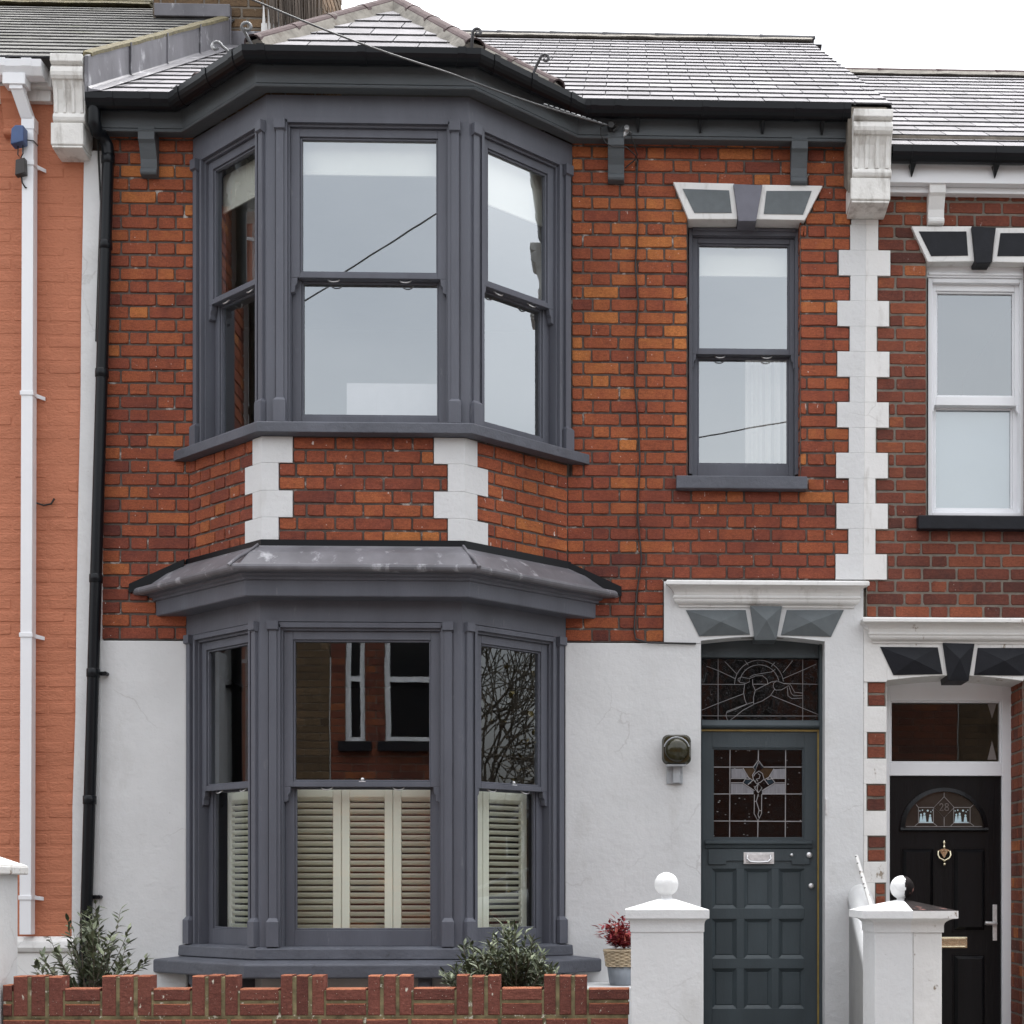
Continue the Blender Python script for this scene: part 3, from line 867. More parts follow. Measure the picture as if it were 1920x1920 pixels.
for f in (0.22, 0.45, 0.68, 0.9):                     # drop straps on the straight run
    x, y = along(4, f, 0.1)
    gu.wedge([(x - 0.012, -0.1, Z_LIP - 0.08), (x + 0.012, -0.1, Z_LIP - 0.08), (x + 0.012, -0.17, Z_LIP - 0.085), (x - 0.012, -0.17, Z_LIP - 0.085)], [(x - 0.006, -0.1, Z_LIP - 0.14), (x + 0.006, -0.1, Z_LIP - 0.14), (x + 0.006, -0.112, Z_LIP - 0.14), (x - 0.006, -0.112, Z_LIP - 0.14)])
gu.build('gutter', M['blackpl'], house)

# black downpipe with swan neck
xt, zt_ = AX(178, 200, -0.16), Z_LIP - 0.08
dp = MB()
xs, zs = AX(203, 285, -0.07), AZ(285, 203, -0.07)
xb_, zb2 = AX(164, 1640, -0.07), AZ(1640, 164, -0.07)
slope = (xb_ - xs) / (zb2 - zs)
xe = xs + slope * (0.2 - zs)
dp.tube([(xt, -0.17, zt_ + 0.03), (xt, -0.17, zt_ - 0.08), (xt + 0.012, -0.165, zt_ - 0.14), (xs - 0.035, -0.09, zs + 0.10), (xs - 0.006, -0.072, zs + 0.04), (xs, -0.07, zs - 0.02)], 0.040, 14)
dp.tube([(xs, -0.07, zs + 0.01), (xe, -0.07, 0.2)], 0.037, 14)
for py in (300, 460, 700, 1085, 1262, 1500):
    z = AZ(py, 185, -0.07); x = xs + slope * (z - zs)
    dp.lathe([(0.038, -0.028), (0.042, -0.024), (0.042, 0.024), (0.038, 0.028)], (x, -0.07, z), 14)
for py in (1262, 1682):
    z = AZ(py, 185, -0.07); x = xs + slope * (z - zs)
    dp.box(x, x + 0.075, 0.03, 0.05, z - 0.012, z + 0.012)
    dp.tube([(x + 0.07, -0.01, z), (x + 0.07, -0.06, z)], 0.013, 8)
dp.build('downpipe', M['blackpl'], house)

# fascia brackets


def bracket(par, px, pyt, mat, h=0.28, wd=0.105, proj=0.105, name='eave_bracket'):
    x = AX(px, pyt + 40, -0.08); zt = AZ(pyt, px, -0.05)
    m = MB()
    prof = [(0, zt + 0.01), (proj, zt + 0.01), (proj, zt - h * 0.25), (proj - 0.012, zt - h * 0.29), (proj - 0.02, zt - h * 0.32), (proj - 0.055, zt - h * 0.62), (proj - 0.06, zt - h * 0.80)]
    for k in range(6):
        a_ = math.pi * k / 5
        prof.append((proj - 0.062 + 0.016 * math.sin(a_), zt - h * 0.82 - 0.022 * (1 - math.cos(a_))))
    prof += [(0, zt - h)]
    m.extrude_u(prof, x - wd / 2, x + wd / 2)
    return m.build(name, mat, par, 0.003)


bracket(house, 276, 247, M['fascia'])
bracket(house, 1155, 258, M['fascia'])
bracket(house, 1499, 265, M['fascia'])
bracket(rhouse, 1757, 350, M['white'], h=0.24)
bracket(lhouse, 22, 172, M['orange'], h=0.28, wd=0.13)

# ------------------------------------------------------------------ bay windows


def bay(part_name, cx, py_frieze, py_head, py_meet, py_sill, frieze_top, glassm, cap, plinth):
    """frame mesh of one storey of the bay; returns the part, with sashes and panes as its children"""
    y = -P_BAY
    z_head, z_meet, z_sill = AZ(py_head, 690, y), AZ(py_meet, 690, y), AZ(py_sill, 690, y)
    z_cap = AZ(py_frieze, 690, y)
    m = MB()
    bay_sweep(m, cx, [(-0.14, z_cap), (0.0, z_cap), (0.0, frieze_top), (-0.14, frieze_top)], HF, P_BAY)      # frieze board
    bay_sweep(m, cx, [(-0.14, z_head + 0.045), (-0.022, z_head + 0.045), (-0.022, z_cap - 0.0005), (-0.14, z_cap - 0.0005)], HF, P_BAY)
    FR = cants(cx)
    specs = [(FR[0], CW, 0.128, CW - 0.128), (FR[1], 2 * HF, HF - 0.472, HF + 0.472), (FR[2], CW, 0.128, CW - 0.128)]
    for i, (fr, wd, a, b) in enumerate(specs):
        # posts either side of the opening
        m.box(0.006, a - 0.03, -0.15, -0.004, z_sill, z_cap, fr); m.box(b + 0.03, wd - 0.006, -0.15, -0.004, z_sill, z_cap, fr)
        # stepped architrave
        m.box(a - 0.032, a - 0.012, -0.15, 0.010, z_sill, z_head + 0.032, fr); m.box(b + 0.012, b + 0.032, -0.15, 0.010, z_sill, z_head + 0.032, fr)
        m.box(a - 0.032, b + 0.032, -0.15, 0.010, z_head + 0.016, z_head + 0.046, fr)
        pa, pb = (0.052, 0.052 + 0.058) if i == 1 else (0.022, 0.075)
        pilaster(m, fr, pa, pb, z_sill, z_cap, cap, plinth, 0.0)
        pilaster(m, fr, wd - pb, wd - pa, z_sill, z_cap, cap, plinth, 0.0)
    # corner posts
    for sg in (-1, 1):
        c = (cx + sg * HF, -P_BAY)
        ring = [(c[0], c[1]), (c[0] - sg * 0.05, c[1]), (c[0] - sg * 0.07, c[1] + 0.13), (c[0] + sg * 0.0, c[1] + 0.16), (c[0] + sg * 0.035, c[1] + 0.035)]
        m.wedge([(x, y_, z_sill) for x, y_ in ring], [(x, y_, z_cap) for x, y_ in ring])
    part = m.build(part_name, M['grey'], house, 0.003)
    lin = MB()
    for fr, wd, a, b in specs:
        sash_window(part, lin, fr, a, b, z_sill, z_meet, z_head, M['grey'], glassm, 0.055 if wd > 1 else 0.052, rail=AZ(772, 690, y) - AZ(793, 690, y) if py_sill < 1000 else 0.098)
    lin.build('box_lining', M['grey'], part, 0.002)
    return part, z_sill, z_head, z_meet


ub, zsU, zhU, zmU = bay('bay_window', CXU, 227, 237, 513, 794, Z_FB, M['glass'], 0.075, 0.15)
lb, zsL, zhL, zmL = bay('bay_window', CXL, 1166, 1182, 1470, 1775, AZ(1116, 690, -P_BAY), M['glasslow'], 0.062, 0.175)

for fr_, w_2 in ((cants(CXL)[1], HF), (cants(CXL)[2], CW / 2 + 0.03)):
    k = MB(); p_ = fr_.p(w_2, -0.05, zmL + 0.02); k.sphere((p_[0], p_[1], p_[2] + 0.012), 0.011, 10); k.box(w_2 - 0.02, w_2 + 0.02, -0.06, -0.04, zmL + 0.012, zmL + 0.02, fr_); k.build('sash_fastener', M['chrome'], lb)
# sills
s = MB()
zt = zsU
bay_sweep(s, CXU - 0.006, [(-0.16, zt - 0.012), (-0.16, zt), (0.0, zt), (0.080, zt - 0.014), (0.083, zt - 0.022), (0.083, zt - 0.078), (0.0, zt - 0.082)], HF, P_BAY)
s.build('window_sill', M['greysill'], ub, 0.004)
s = MB()
zt = zsL
z1s = AZ(1800, 690, -0.7)
bay_sweep(s, CXL, [(-0.16, z1s), (-0.16, zt), (0.0, zt), (0.042, zt - 0.012), (0.045, z1s)], HF, P_BAY)
bay_sweep(s, CXL + 0.012, [(-0.1, z1s - 0.002), (0.03, z1s - 0.002), (0.158, z1s - 0.022), (0.164, z1s - 0.03), (0.164, z1s - 0.102), (0.155, z1s - 0.108), (-0.1, z1s - 0.108)], HF, P_BAY)
s.build('window_sill', M['greysill'], lb, 0.005)
ZS2 = z1s - 0.108
# wall and little corbels under the ground-floor sill
bw = MB()
bay_sweep(bw, CXL, [(-0.3, ZG), (-0.02, ZG), (-0.02, ZS2), (-0.3, ZS2)], HF, P_BAY)
bw.build('bay_base', M['render'], house)
for px, fr_i, u in ((0, 0, 0.62), (0, 0, 0.12), (0, 1, 0.2), (0, 1, 1.0), (0, 2, 0.15), (0, 2, 0.66)):
    fr = cants(CXL)[fr_i]
    c = MB()
    c.extrude_u([(-0.03, ZS2), (0.10, ZS2), (0.10, ZS2 - 0.06), (0.07, ZS2 - 0.085), (0.05, ZS2 - 0.14), (-0.03, ZS2 - 0.16)], u - 0.035, u + 0.035, fr)
    c.build('sill_bracket', M['greysill'], house, 0.003)

# lead roof and cornice over the ground-floor bay
zn, ztop = AZ(1066, 690, -0.84), AZ(1024, 690, -P_BAY)
zco = AZ(1119, 690, -0.74)
cor = MB()
bay_sweep(cor, CXL, [(-0.05, zco), (0.130, zco), (0.136, zco + 0.006), (0.136, zco + 0.095), (0.150, zco + 0.098), (0.152, zco + 0.112), (0.168, zco + 0.120), (0.176, zco + 0.140), (0.196, zco + 0.150), (0.204, zn - 0.018), (-0.05, zn - 0.018)], HF, P_BAY)
cor.build('bay_cornice', M['grey'], house, 0.002)
ld = MB()
pr = [(-0.02, ztop - 0.03), (-0.02, ztop), (0.012, ztop), (0.02, ztop - 0.012), (0.10, ztop - 0.06), (0.19, zn + 0.035)]
for k in range(7):
    a_ = math.pi * k / 6
    pr.append((0.222 + 0.026 * math.sin(a_), zn + 0.008 + 0.024 * math.cos(a_)))
pr += [(0.18, zn - 0.017), (-0.02, zn - 0.017)]
bay_sweep(ld, CXL + 0.004, pr, HF, P_BAY)
leadroof = ld.build('lead_roof', M['lead'], house, 0.004)
for k in (1, 2):
    sm = MB()                                       # rolled seams at the hips, and a flashing line against the bricks
    a = Vector((*bay_pts(CXL, 0.01, HF, P_BAY)[k], ztop + 0.004)); b = Vector((*bay_pts(CXL, 0.246, HF, P_BAY)[k], zn + 0.012))
    j = Vector((0.03 * (1 if k == 2 else -1), 0, 0))
    sm.tube([a + j * 0.2, a.lerp(b, 0.35) + j * 0.3, a.lerp(b, 0.6) + j * 0.9, b + j], [0.008, 0.010, 0.012, 0.010], 8)
    sm.build('lead_seam', M['lead'], leadroof)
fls = MB()
bay_sweep(fls, CXA, [(-0.02, ztop - 0.03), (0.014, ztop - 0.03), (0.014, ztop + 0.034), (-0.02, ztop + 0.034)], HF, P_BAY)
for sg in (-1, 1):
    x0 = CXL + sg * (HW + 0.01); x1 = CXL + sg * (HW + 0.36)
    fls.wedge([(x0, 0, ztop + 0.034), (x1, 0, zn + 0.055), (x1, 0, zn - 0.005), (x0, 0, ztop - 0.03)], [(x0, -0.018, ztop + 0.034), (x1, -0.018, zn + 0.055), (x1, -0.018, zn - 0.005), (x0, -0.018, ztop - 0.03)])
fls.build('flashing', M['blackpl'], leadroof)

# ------------------------------------------------------------------ small first-floor window
sw = MB()
SWY = 0.105
fsw = Fr((0, SWY), (1, 0), (0, -1))
wx0, wx1 = AX(1297, 660, SWY), AX(1492, 660, SWY)
wz0, wz1, wzm = AZ(889, 1390, SWY), AZ(443, 1390, SWY), AZ(657, 1390, SWY)
sw.box(wx0 - 0.02, wx0 + 0.002, -0.12, 0.002, wz0, wz1 + 0.05, fsw); sw.box(wx1 - 0.002, wx1 + 0.03, -0.12, 0.002, wz0, wz1 + 0.05, fsw)
sw.box(wx0 + 0.002, wx1 - 0.002, -0.12, 0.002, wz1 + 0.004, wz1 + 0.12, fsw)
sw.box(wx0 + 0.004, wx1 - 0.004, -0.12, 0.014, wz1 + 0.03, wz1 + 0.05, fsw)
swp = sw.build('sash_window', M['grey'], house, 0.003)
ln = MB()
sash_window(swp, ln, fsw, wx0 + 0.006, wx1 - 0.004, wz0, wzm, wz1, M['grey'], M['glass'], 0.034, rail=0.085, top=0.034)
ln.build('box_lining', M['grey'], swp, 0.002)
s = MB()
s.box(AX(1268, 905, -0.07), AX(1514, 905, -0.07), -0.12, 0.07, AZ(916, 1390, -0.07), AZ(892, 1390, -0.07))
s.build('window_sill', M['greysill'], swp, 0.006)

# lintel stones
lint = MB()
for pts in ([(1262, 341), (1377, 344), (1383, 411), (1291, 411)], [(1429, 346), (1543, 348), (1509, 413), (1417, 411)]):
    lint.prism(pxpoly(pts, -0.03), -0.11, 0.03)
lintel = lint.build('lintel', M['white'], house, 0.004)
for pts in ([(1280, 354), (1367, 357), (1372, 399), (1302, 399)], [(1437, 358), (1522, 358), (1506, 402), (1432, 401)]):
    i = MB(); i.prism(pxpoly(pts, -0.033), 0.0, 0.034); i.build('inset_panel', M['stone'], lintel)
k = MB(); k.prism(pxpoly([(1375, 344), (1430, 346), (1418, 414), (1385, 414)], -0.06), -0.11, 0.055)
k.build('keystone', M['key'], lintel, 0.004)

# ------------------------------------------------------------------ door surround and hood
DY = 0.16
ds = MB()
dsx1 = AX(1618, 1150); dox0, dox1 = AX(1314, 1400), AX(1546, 1400)
zhd = AZ(1201, 1400)
# arched opening: surround panel with a shallow arch cut out
arch = []
for k in range(13):
    f = k / 12; arch.append((dox0 + (dox1 - dox0) * f, zhd - 0.005 + 0.03 * math.sin(math.pi * f)))
for i in range(12):
    (xa, z_a), (xb, z_b) = arch[i], arch[i + 1]
    ds.wedge([FW.p(xa, -DY - 0.02, z_a), FW.p(xb, -DY - 0.02, z_b), FW.p(xb, -DY - 0.02, DS_TOP), FW.p(xa, -DY - 0.02, DS_TOP)], [FW.p(xa, 0.018, z_a), FW.p(xb, 0.018, z_b), FW.p(xb, 0.018, DS_TOP), FW.p(xa, 0.018, DS_TOP)])
ds.box(DS_X0, dox0, -0.05, 0.018, Z_STUC + 0.001, DS_TOP)
ds.box(dox1, dsx1, -DY - 0.1, 0.018, ZG, DS_TOP)
ds.box(dox0 - 0.02, dox0, -DY - 0.1, 0.0135, ZG, Z_STUC)
surround = ds.build('door_surround', M['render'], house)


def hood(par, px0, px1, pyt, pyb, mat, name='door_hood'):
    m = MB()
    zt, zb = AZ(pyt, (px0 + px1) / 2, -0.13), AZ(pyb, (px0 + px1) / 2, -0.05)
    h = zt - zb
    x0, x1 = AX(px0, pyt, -0.13), AX(px1, pyt, -0.13)
    prof = [(0.13, 0.0), (0.14, 0.06), (0.14, 0.20), (0.125, 0.215)]
    for k in range(5): prof.append((0.122 - 0.055 * math.sin(math.pi / 2 * k / 4), 0.24 + 0.32 * (1 - math.cos(math.pi / 2 * k / 4))))
    prof += [(0.078, 0.60), (0.078, 0.66)]
    for k in range(5): prof.append((0.070 - 0.035 * (1 - math.cos(math.pi / 2 * k / 4)), 0.70 + 0.20 * math.sin(math.pi / 2 * k / 4)))
    prof += [(0.03, 0.92), (0.03, 1.0)]
    rings = []
    for sgn, x in ((-1, x0), (1, x1)):
        rings.append([(x - sgn * (0.14 - o) * 0.75, -o, zt - h * f) for o, f in prof] + [(x - sgn * (0.14 - o) * 0.75, 0.0, zt - h * f) for o, f in prof[::-1]])
    m.sweep(rings)
    return m.build(name, mat, par, 0.003)


hood(surround, 1249, 1630, 1088, 1138, M['white'])


def facet(par, pts, Y, mat, n=0.05, name='voussoir'):
    """diamond-faceted stone; pts are its corners in order"""
    m = MB()
    P = pxpoly(pts, Y)
    cx, cz = sum(p[0] for p in P) / len(P), sum(p[1] for p in P) / len(P)
    base = [FW.p(x, -Y - 0.02, z) for x, z in P]; rim = [FW.p(x, -Y + 0.006, z) for x, z in P]
    n_ = len(P)
    m.add(base + rim, [(i, (i + 1) % n_, n_ + (i + 1) % n_, n_ + i) for i in range(n_)])
    m.add(rim + [FW.p(cx, -Y + n, cz)], [(i, (i + 1) % n_, n_) for i in range(n_)])
    return m.build(name, mat, par)


facet(surround, [(1286, 1144), (1398, 1144), (1406, 1190), (1311, 1193)], -0.018, M['stone'], 0.045)
facet(surround, [(1475, 1144), (1582, 1144), (1558, 1194), (1464, 1191)], -0.018, M['stone'], 0.045)
kp = [(1406, 1137), (1466, 1138), (1455, 1201), (1415, 1201)]
m = MB()
P = pxpoly(kp, -0.02); cx = (P[0][0] + P[1][0]) / 2; cz = P[0][1] - 0.10
m.wedge([FW.p(x, -DY, z) for x, z in P], [FW.p(x, 0.045, z) for x, z in P])
m.add([FW.p(x, 0.0452, z) for x, z in P] + [FW.p(cx, 0.085, cz)], [(0, 1, 4), (1, 2, 4), (2, 3, 4), (3, 0, 4)])
m.build('keystone', M['stone'], surround)

# ------------------------------------------------------------------ front door
fd = Fr((0, DY), (1, 0), (0, -1))
dX = lambda px, py=1650: AX(px, py, DY)
dZ = lambda py: AZ(py, 1425, DY)
fm = MB()
zbot = dZ(1957)
fm.box(dX(1535), dX(1553), -0.06, 0.045, zbot, zhd + 0.03, fd)
fm.box(dX(1306), dX(1315.2), -0.06, 0.02, zbot, zhd + 0.03, fd)
fm.box(dX(1315.2), dX(1535), -0.06, 0.02, dZ(1234), zhd + 0.03, fd)
tb0, tb1 = dZ(1367), dZ(1351)
fm.extrude_u([(-0.06, tb0), (0.03, tb0), (0.045, tb0 + 0.008), (0.05, tb0 + 0.02), (0.038, tb1 - 0.012), (0.03, tb1), (-0.06, tb1)], dX(1315.2), dX(1535), fd)
frame = fm.build('door_frame', M['door'], house, 0.003)
sp_ = MB()
sp_.box(dX(1315.2), dX(1535), 0.0, 0.012, dZ(1371.5), dZ(1368), fd); sp_.box(dX(1532.3), dX(1535), 0.0, 0.015, zbot, dZ(1371.5), fd)
sp_.build('weather_strip', M['strip'], frame)
g = MB(); g.ngon([fd.p(dX(1315), -0.02, dZ(1352)), fd.p(dX(1536), -0.02, dZ(1352)), fd.p(dX(1536), -0.02, dZ(1230)), fd.p(dX(1315), -0.02, dZ(1230))])
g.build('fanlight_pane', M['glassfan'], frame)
# leaded leaping stag and sunburst of the fanlight
came = MB()
Z5 = lambda x, y: (1280 + x / 4.8, 1200 + y / 4.8)
def came_line(pts, r=0.0017, n=-0.016, mbx=None):
    (mbx or came).tube([fd.p(*(lambda q: (q[0], n, q[1]))(at(*Z5(x, y), DY))) for x, y in pts], r, 5)
def arc(cx, cy, r, a0, a1, k=14): return [(cx + r * math.cos(R(a0 + (a1 - a0) * i / k)), cy - r * math.sin(R(a0 + (a1 - a0) * i / k))) for i in range(k + 1)]
for pts in ([(500, 345), (530, 330), (600, 345), (605, 372), (570, 388), (520, 380), (500, 360), (500, 345)], [(560, 390), (550, 470), (560, 530), (577, 572)],
            [(605, 330), (640, 312), (700, 300), (760, 290), (800, 285), (835, 262)], [(600, 345), (660, 320), (720, 318), (760, 350), (770, 390)], [(630, 350), (632, 400), (655, 450), (640, 510), (640, 572)],
            [(655, 450), (720, 415), (800, 375), (850, 365)], [(640, 575), (720, 545), (790, 500), (830, 440)], [(850, 365), (820, 385), (816, 420), (840, 448), (890, 446), (940, 418), (970, 396), (915, 390), (850, 365)],
            [(970, 396), (1010, 468), (1080, 475)], [(945, 425), (950, 500), (985, 525), (1080, 520)], [(958, 410), (980, 480), (1003, 500), (1080, 497)], [(640, 555), (580, 575), (480, 620), (395, 652)],
            [(640, 578), (540, 632), (470, 690), (430, 718)], [(575, 575), (400, 640), (390, 680), (405, 718)], [(165, 632), (320, 568), (553, 480)], [(800, 497), (1080, 610), (1240, 676)],
            [(165, 680), (1240, 682)], [(215, 232), (320, 272), (475, 345)], [(380, 190), (490, 305)], [(905, 345), (1080, 270), (1200, 215)], [(905, 290), (990, 185)], [(165, 395), (560, 398)], [(910, 388), (1245, 397)],
            [(320, 150), (320, 722)], [(1083, 150), (1083, 722)], [(560, 180), (590, 222)], [(830, 200), (800, 235)], arc(690, 400, 222, 8, 180), arc(690, 400, 180, 12, 172), [(630, 395), (770, 395)]):
    came_line(pts)
came.build('leading', M['leadcame'], frame)

dr = MB()
x0, x1 = dX(1316), dX(1532)
gx0, gx1, gz0, gz1 = dX(1335), dX(1508), dZ(1573), dZ(1402)
dt = dZ(1372)
n0, n1 = -0.05, 0.0
dr.box(x0, gx0, n0, n1, zbot, dt, fd); dr.box(gx1, x1, n0, n1, zbot, dt, fd)
dr.box(gx0, gx1, n0, n1, gz1, dt, fd)
dr.box(gx0, gx1, n0, n1, zbot + 0.0, dZ(1891), fd)
cols = [(1329, 1381), (1395, 1447), (1460, 1511)]; rowsP = [(1629, 1703), (1723, 1797), (1816, 1891)]
dr.box(gx0, gx1, n0, n1, dZ(1629), gz0, fd)
for a, b in ((1703, 1723), (1797, 1816)): dr.box(gx0, gx1, n0, n1, dZ(b), dZ(a), fd)
for a, b in ((1381, 1395), (1447, 1460)):
    for c, d in rowsP: dr.box(dX(a), dX(b), n0, n1, dZ(d), dZ(c), fd)
door = dr.build('front_door', M['door'], house, 0.002)
for a, b in cols:                                      # nine recessed panels with chamfered rims
    for c, d in rowsP:
        p = MB()
        u0, u1, v0, v1 = max(dX(a), gx0) - 0.001, min(dX(b), gx1) + 0.001, dZ(d) - 0.001, dZ(c) + 0.001
        e = 0.024
        O = [(u0, v0), (u1, v0), (u1, v1), (u0, v1)]; I = [(u0 + e, v0 + e), (u1 - e, v0 + e), (u1 - e, v1 - e), (u0 + e, v1 - e)]
        V = [fd.p(u, -0.004, z) for u, z in O] + [fd.p(u, -0.022, z) for u, z in I] + [fd.p(u + (0.006 if i in (0, 3) else -0.006), -0.018, z + (0.006 if i < 2 else -0.006)) for i, (u, z) in enumerate(I)]
        p.add(V, [(0, 1, 5, 4), (1, 2, 6, 5), (2, 3, 7, 6), (3, 0, 4, 7), (4, 5, 9, 8), (5, 6, 10, 9), (6, 7, 11, 10), (7, 4, 8, 11), (8, 9, 10, 11)])
        p.build('door_panel', M['door'], door)
bd = MB()
e = 0.012
for (a, b, c, d) in ((gx0, gx0 + e, gz0, gz1), (gx1 - e, gx1, gz0, gz1), (gx0 + e, gx1 - e, gz0, gz0 + e), (gx0 + e, gx1 - e, gz1 - e, gz1)): bd.box(a, b, -0.04, -0.008, c, d, fd)
# moulded shelf under the glass and the stepped apron below it
bd.extrude_u([(0, dZ(1592)), (0.012, dZ(1590)), (0.018, dZ(1585)), (0.034, dZ(1582)), (0.034, dZ(1577)), (0, dZ(1576))], dX(1322), dX(1522), fd)
bd.prism([(dX(1328), dZ(1592)), (dX(1518), dZ(1592)), (dX(1518), dZ(1621)), (dX(1484), dZ(1621)), (dX(1484), dZ(1614)), (dX(1361), dZ(1614)), (dX(1361), dZ(1621)), (dX(1328), dZ(1621))], 0.0, 0.010, fd)
bd.build('door_moulding', M['door'], door, 0.002)
g = MB(); g.ngon([fd.p(gx0 + e, -0.026, gz0 + e), fd.p(gx1 - e, -0.026, gz0 + e), fd.p(gx1 - e, -0.026, gz1 - e), fd.p(gx0 + e, -0.026, gz1 - e)])
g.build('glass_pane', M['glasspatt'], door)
cm = MB()
dl = lambda pts, r=0.0034: came_line(pts, r, -0.022, cm)
for x in (428, 930): dl([(x, 975), (x - 4, 1780)])
dl([(683, 975), (683, 1080)]); dl([(680, 1625), (678, 1780)])
for y in (1142, 1385, 1632):
    if y == 1142: dl([(270, y), (640, y)]); dl([(730, y), (1090, y)])
    elif y == 1385: dl([(270, y), (640, y - 2)]); dl([(715, y), (1090, y)])
    else: dl([(270, y - 4), (1090, y)])
for pts in ([(683, 1080), (637, 1142), (655, 1175), (683, 1100), (732, 1142), (683, 1080)], [(545, 1150), (605, 1252)], [(825, 1155), (765, 1255)], [(655, 1175), (630, 1215), (640, 1255), (665, 1290), (700, 1280), (735, 1250), (720, 1200), (690, 1178), (655, 1200), (640, 1225)],
            [(680, 1200), (700, 1215), (690, 1245), (665, 1250), (680, 1270)], [(436, 1245), (545, 1245), (605, 1252)], [(765, 1255), (820, 1245), (925, 1245)], [(436, 1283), (540, 1283), (650, 1355)], [(925, 1283), (835, 1283), (715, 1355)],
            [(545, 1283), (580, 1225), (630, 1260)], [(835, 1283), (790, 1225), (740, 1255)], [(590, 1300), (640, 1255)], [(775, 1302), (735, 1250)], [(650, 1330), (683, 1290), (716, 1330), (683, 1375), (650, 1330)], [(683, 1290), (672, 1340), (683, 1375)],
            [(648, 1388), (645, 1560), (680, 1628), (712, 1560), (714, 1388)], [(683, 1385), (665, 1450), (690, 1530), (680, 1570), (690, 1600)], [(645, 1450), (665, 1450)], [(690, 1535), (712, 1535)]):
    dl(pts, 0.0028)
cm.build('leading', M['leadcame'], door)
for pts, mt in (([(440, 1155), (545, 1155), (600, 1240), (440, 1240)], 'clearrib'), ([(825, 1160), (925, 1155), (925, 1240), (772, 1245)], 'clearrib'), ([(436, 1290), (540, 1290), (640, 1355), (640, 1380), (436, 1380)], 'clearrib'),
                ([(835, 1290), (925, 1290), (925, 1380), (718, 1380), (718, 1355)], 'clearrib'), ([(550, 1152), (640, 1150), (655, 1178), (632, 1215), (640, 1252), (608, 1250)], 'ochre'), ([(732, 1150), (818, 1158), (762, 1250), (738, 1245), (722, 1200), (690, 1178)], 'ochre'),
                ([(545, 1280), (582, 1228), (625, 1262), (590, 1298)], 'teal'), ([(830, 1280), (790, 1228), (748, 1258), (775, 1298)], 'teal'), ([(683, 1085), (642, 1142), (655, 1165), (683, 1105)], 'teal'), ([(690, 1095), (728, 1142), (716, 1150), (688, 1110)], 'teal')):
    p = MB(); p.ngon([fd.p(q[0], -0.0235, q[1]) for q in [at(*Z5(x, y), DY) for x, y in pts]]); p.build('coloured_pane', M[mt], door)
# letter plate, locks
lp = MB()
lp.box(dX(1394), dX(1451), 0.008, 0.014, dZ(1620), dZ(1598), fd)
lp.box(dX(1399), dX(1446), 0.014, 0.018, dZ(1617), dZ(1601), fd)
lp.tube([fd.p(dX(1401), 0.016, dZ(1604)), fd.p(dX(1400), 0.03, dZ(1610)), fd.p(dX(1406), 0.036, dZ(1616)), fd.p(dX(1422), 0.036, dZ(1617)), fd.p(dX(1439), 0.036, dZ(1616)), fd.p(dX(1445), 0.03, dZ(1610)), fd.p(dX(1444), 0.016, dZ(1604))], 0.006, 8)
lp.build('letter_plate', M['chrome'], door, 0.0015)
for px, py, r in ((1484, 1603, 0.011), (1517, 1603, 0.020), (1520.5, 1661, 0.018)):
    l = MB(); l.lathe([(r, 0), (r, 0.012), (r * 0.8, 0.016), (r * 0.35, 0.018)], (dX(px), DY - 0.005, dZ(py)), 16, axis='y'); l.build('door_lock', M['chrome'], door)
# little door-chime holder on the jamb and hall behind the door
hk = MB(); hk.box(AX(1547, 1500, -0.02), AX(1550.5, 1500, -0.02), 0.016, 0.032, AZ(1528, 1548), AZ(1498, 1548)); hk.build('door_bell', M['chrome'], house, 0.003)
hl = MB()
hx0, hx1 = dox0 - 0.05, dox1 + 0.1
hl.add([(hx0, DY + 0.3, 0.2), (hx1, DY + 0.3, 0.2), (hx1, DY + 0.3, 3.3), (hx0, DY + 0.3, 3.3), (hx0, DY + 0.07, 0.2), (hx1, DY + 0.07, 0.2), (hx1, DY + 0.07, 3.3), (hx0, DY + 0.07, 3.3)], [(0, 1, 2, 3), (0, 4, 7, 3), (1, 5, 6, 2), (3, 2, 6, 7)])
hl.build('hallway', M['insidedark'], house)

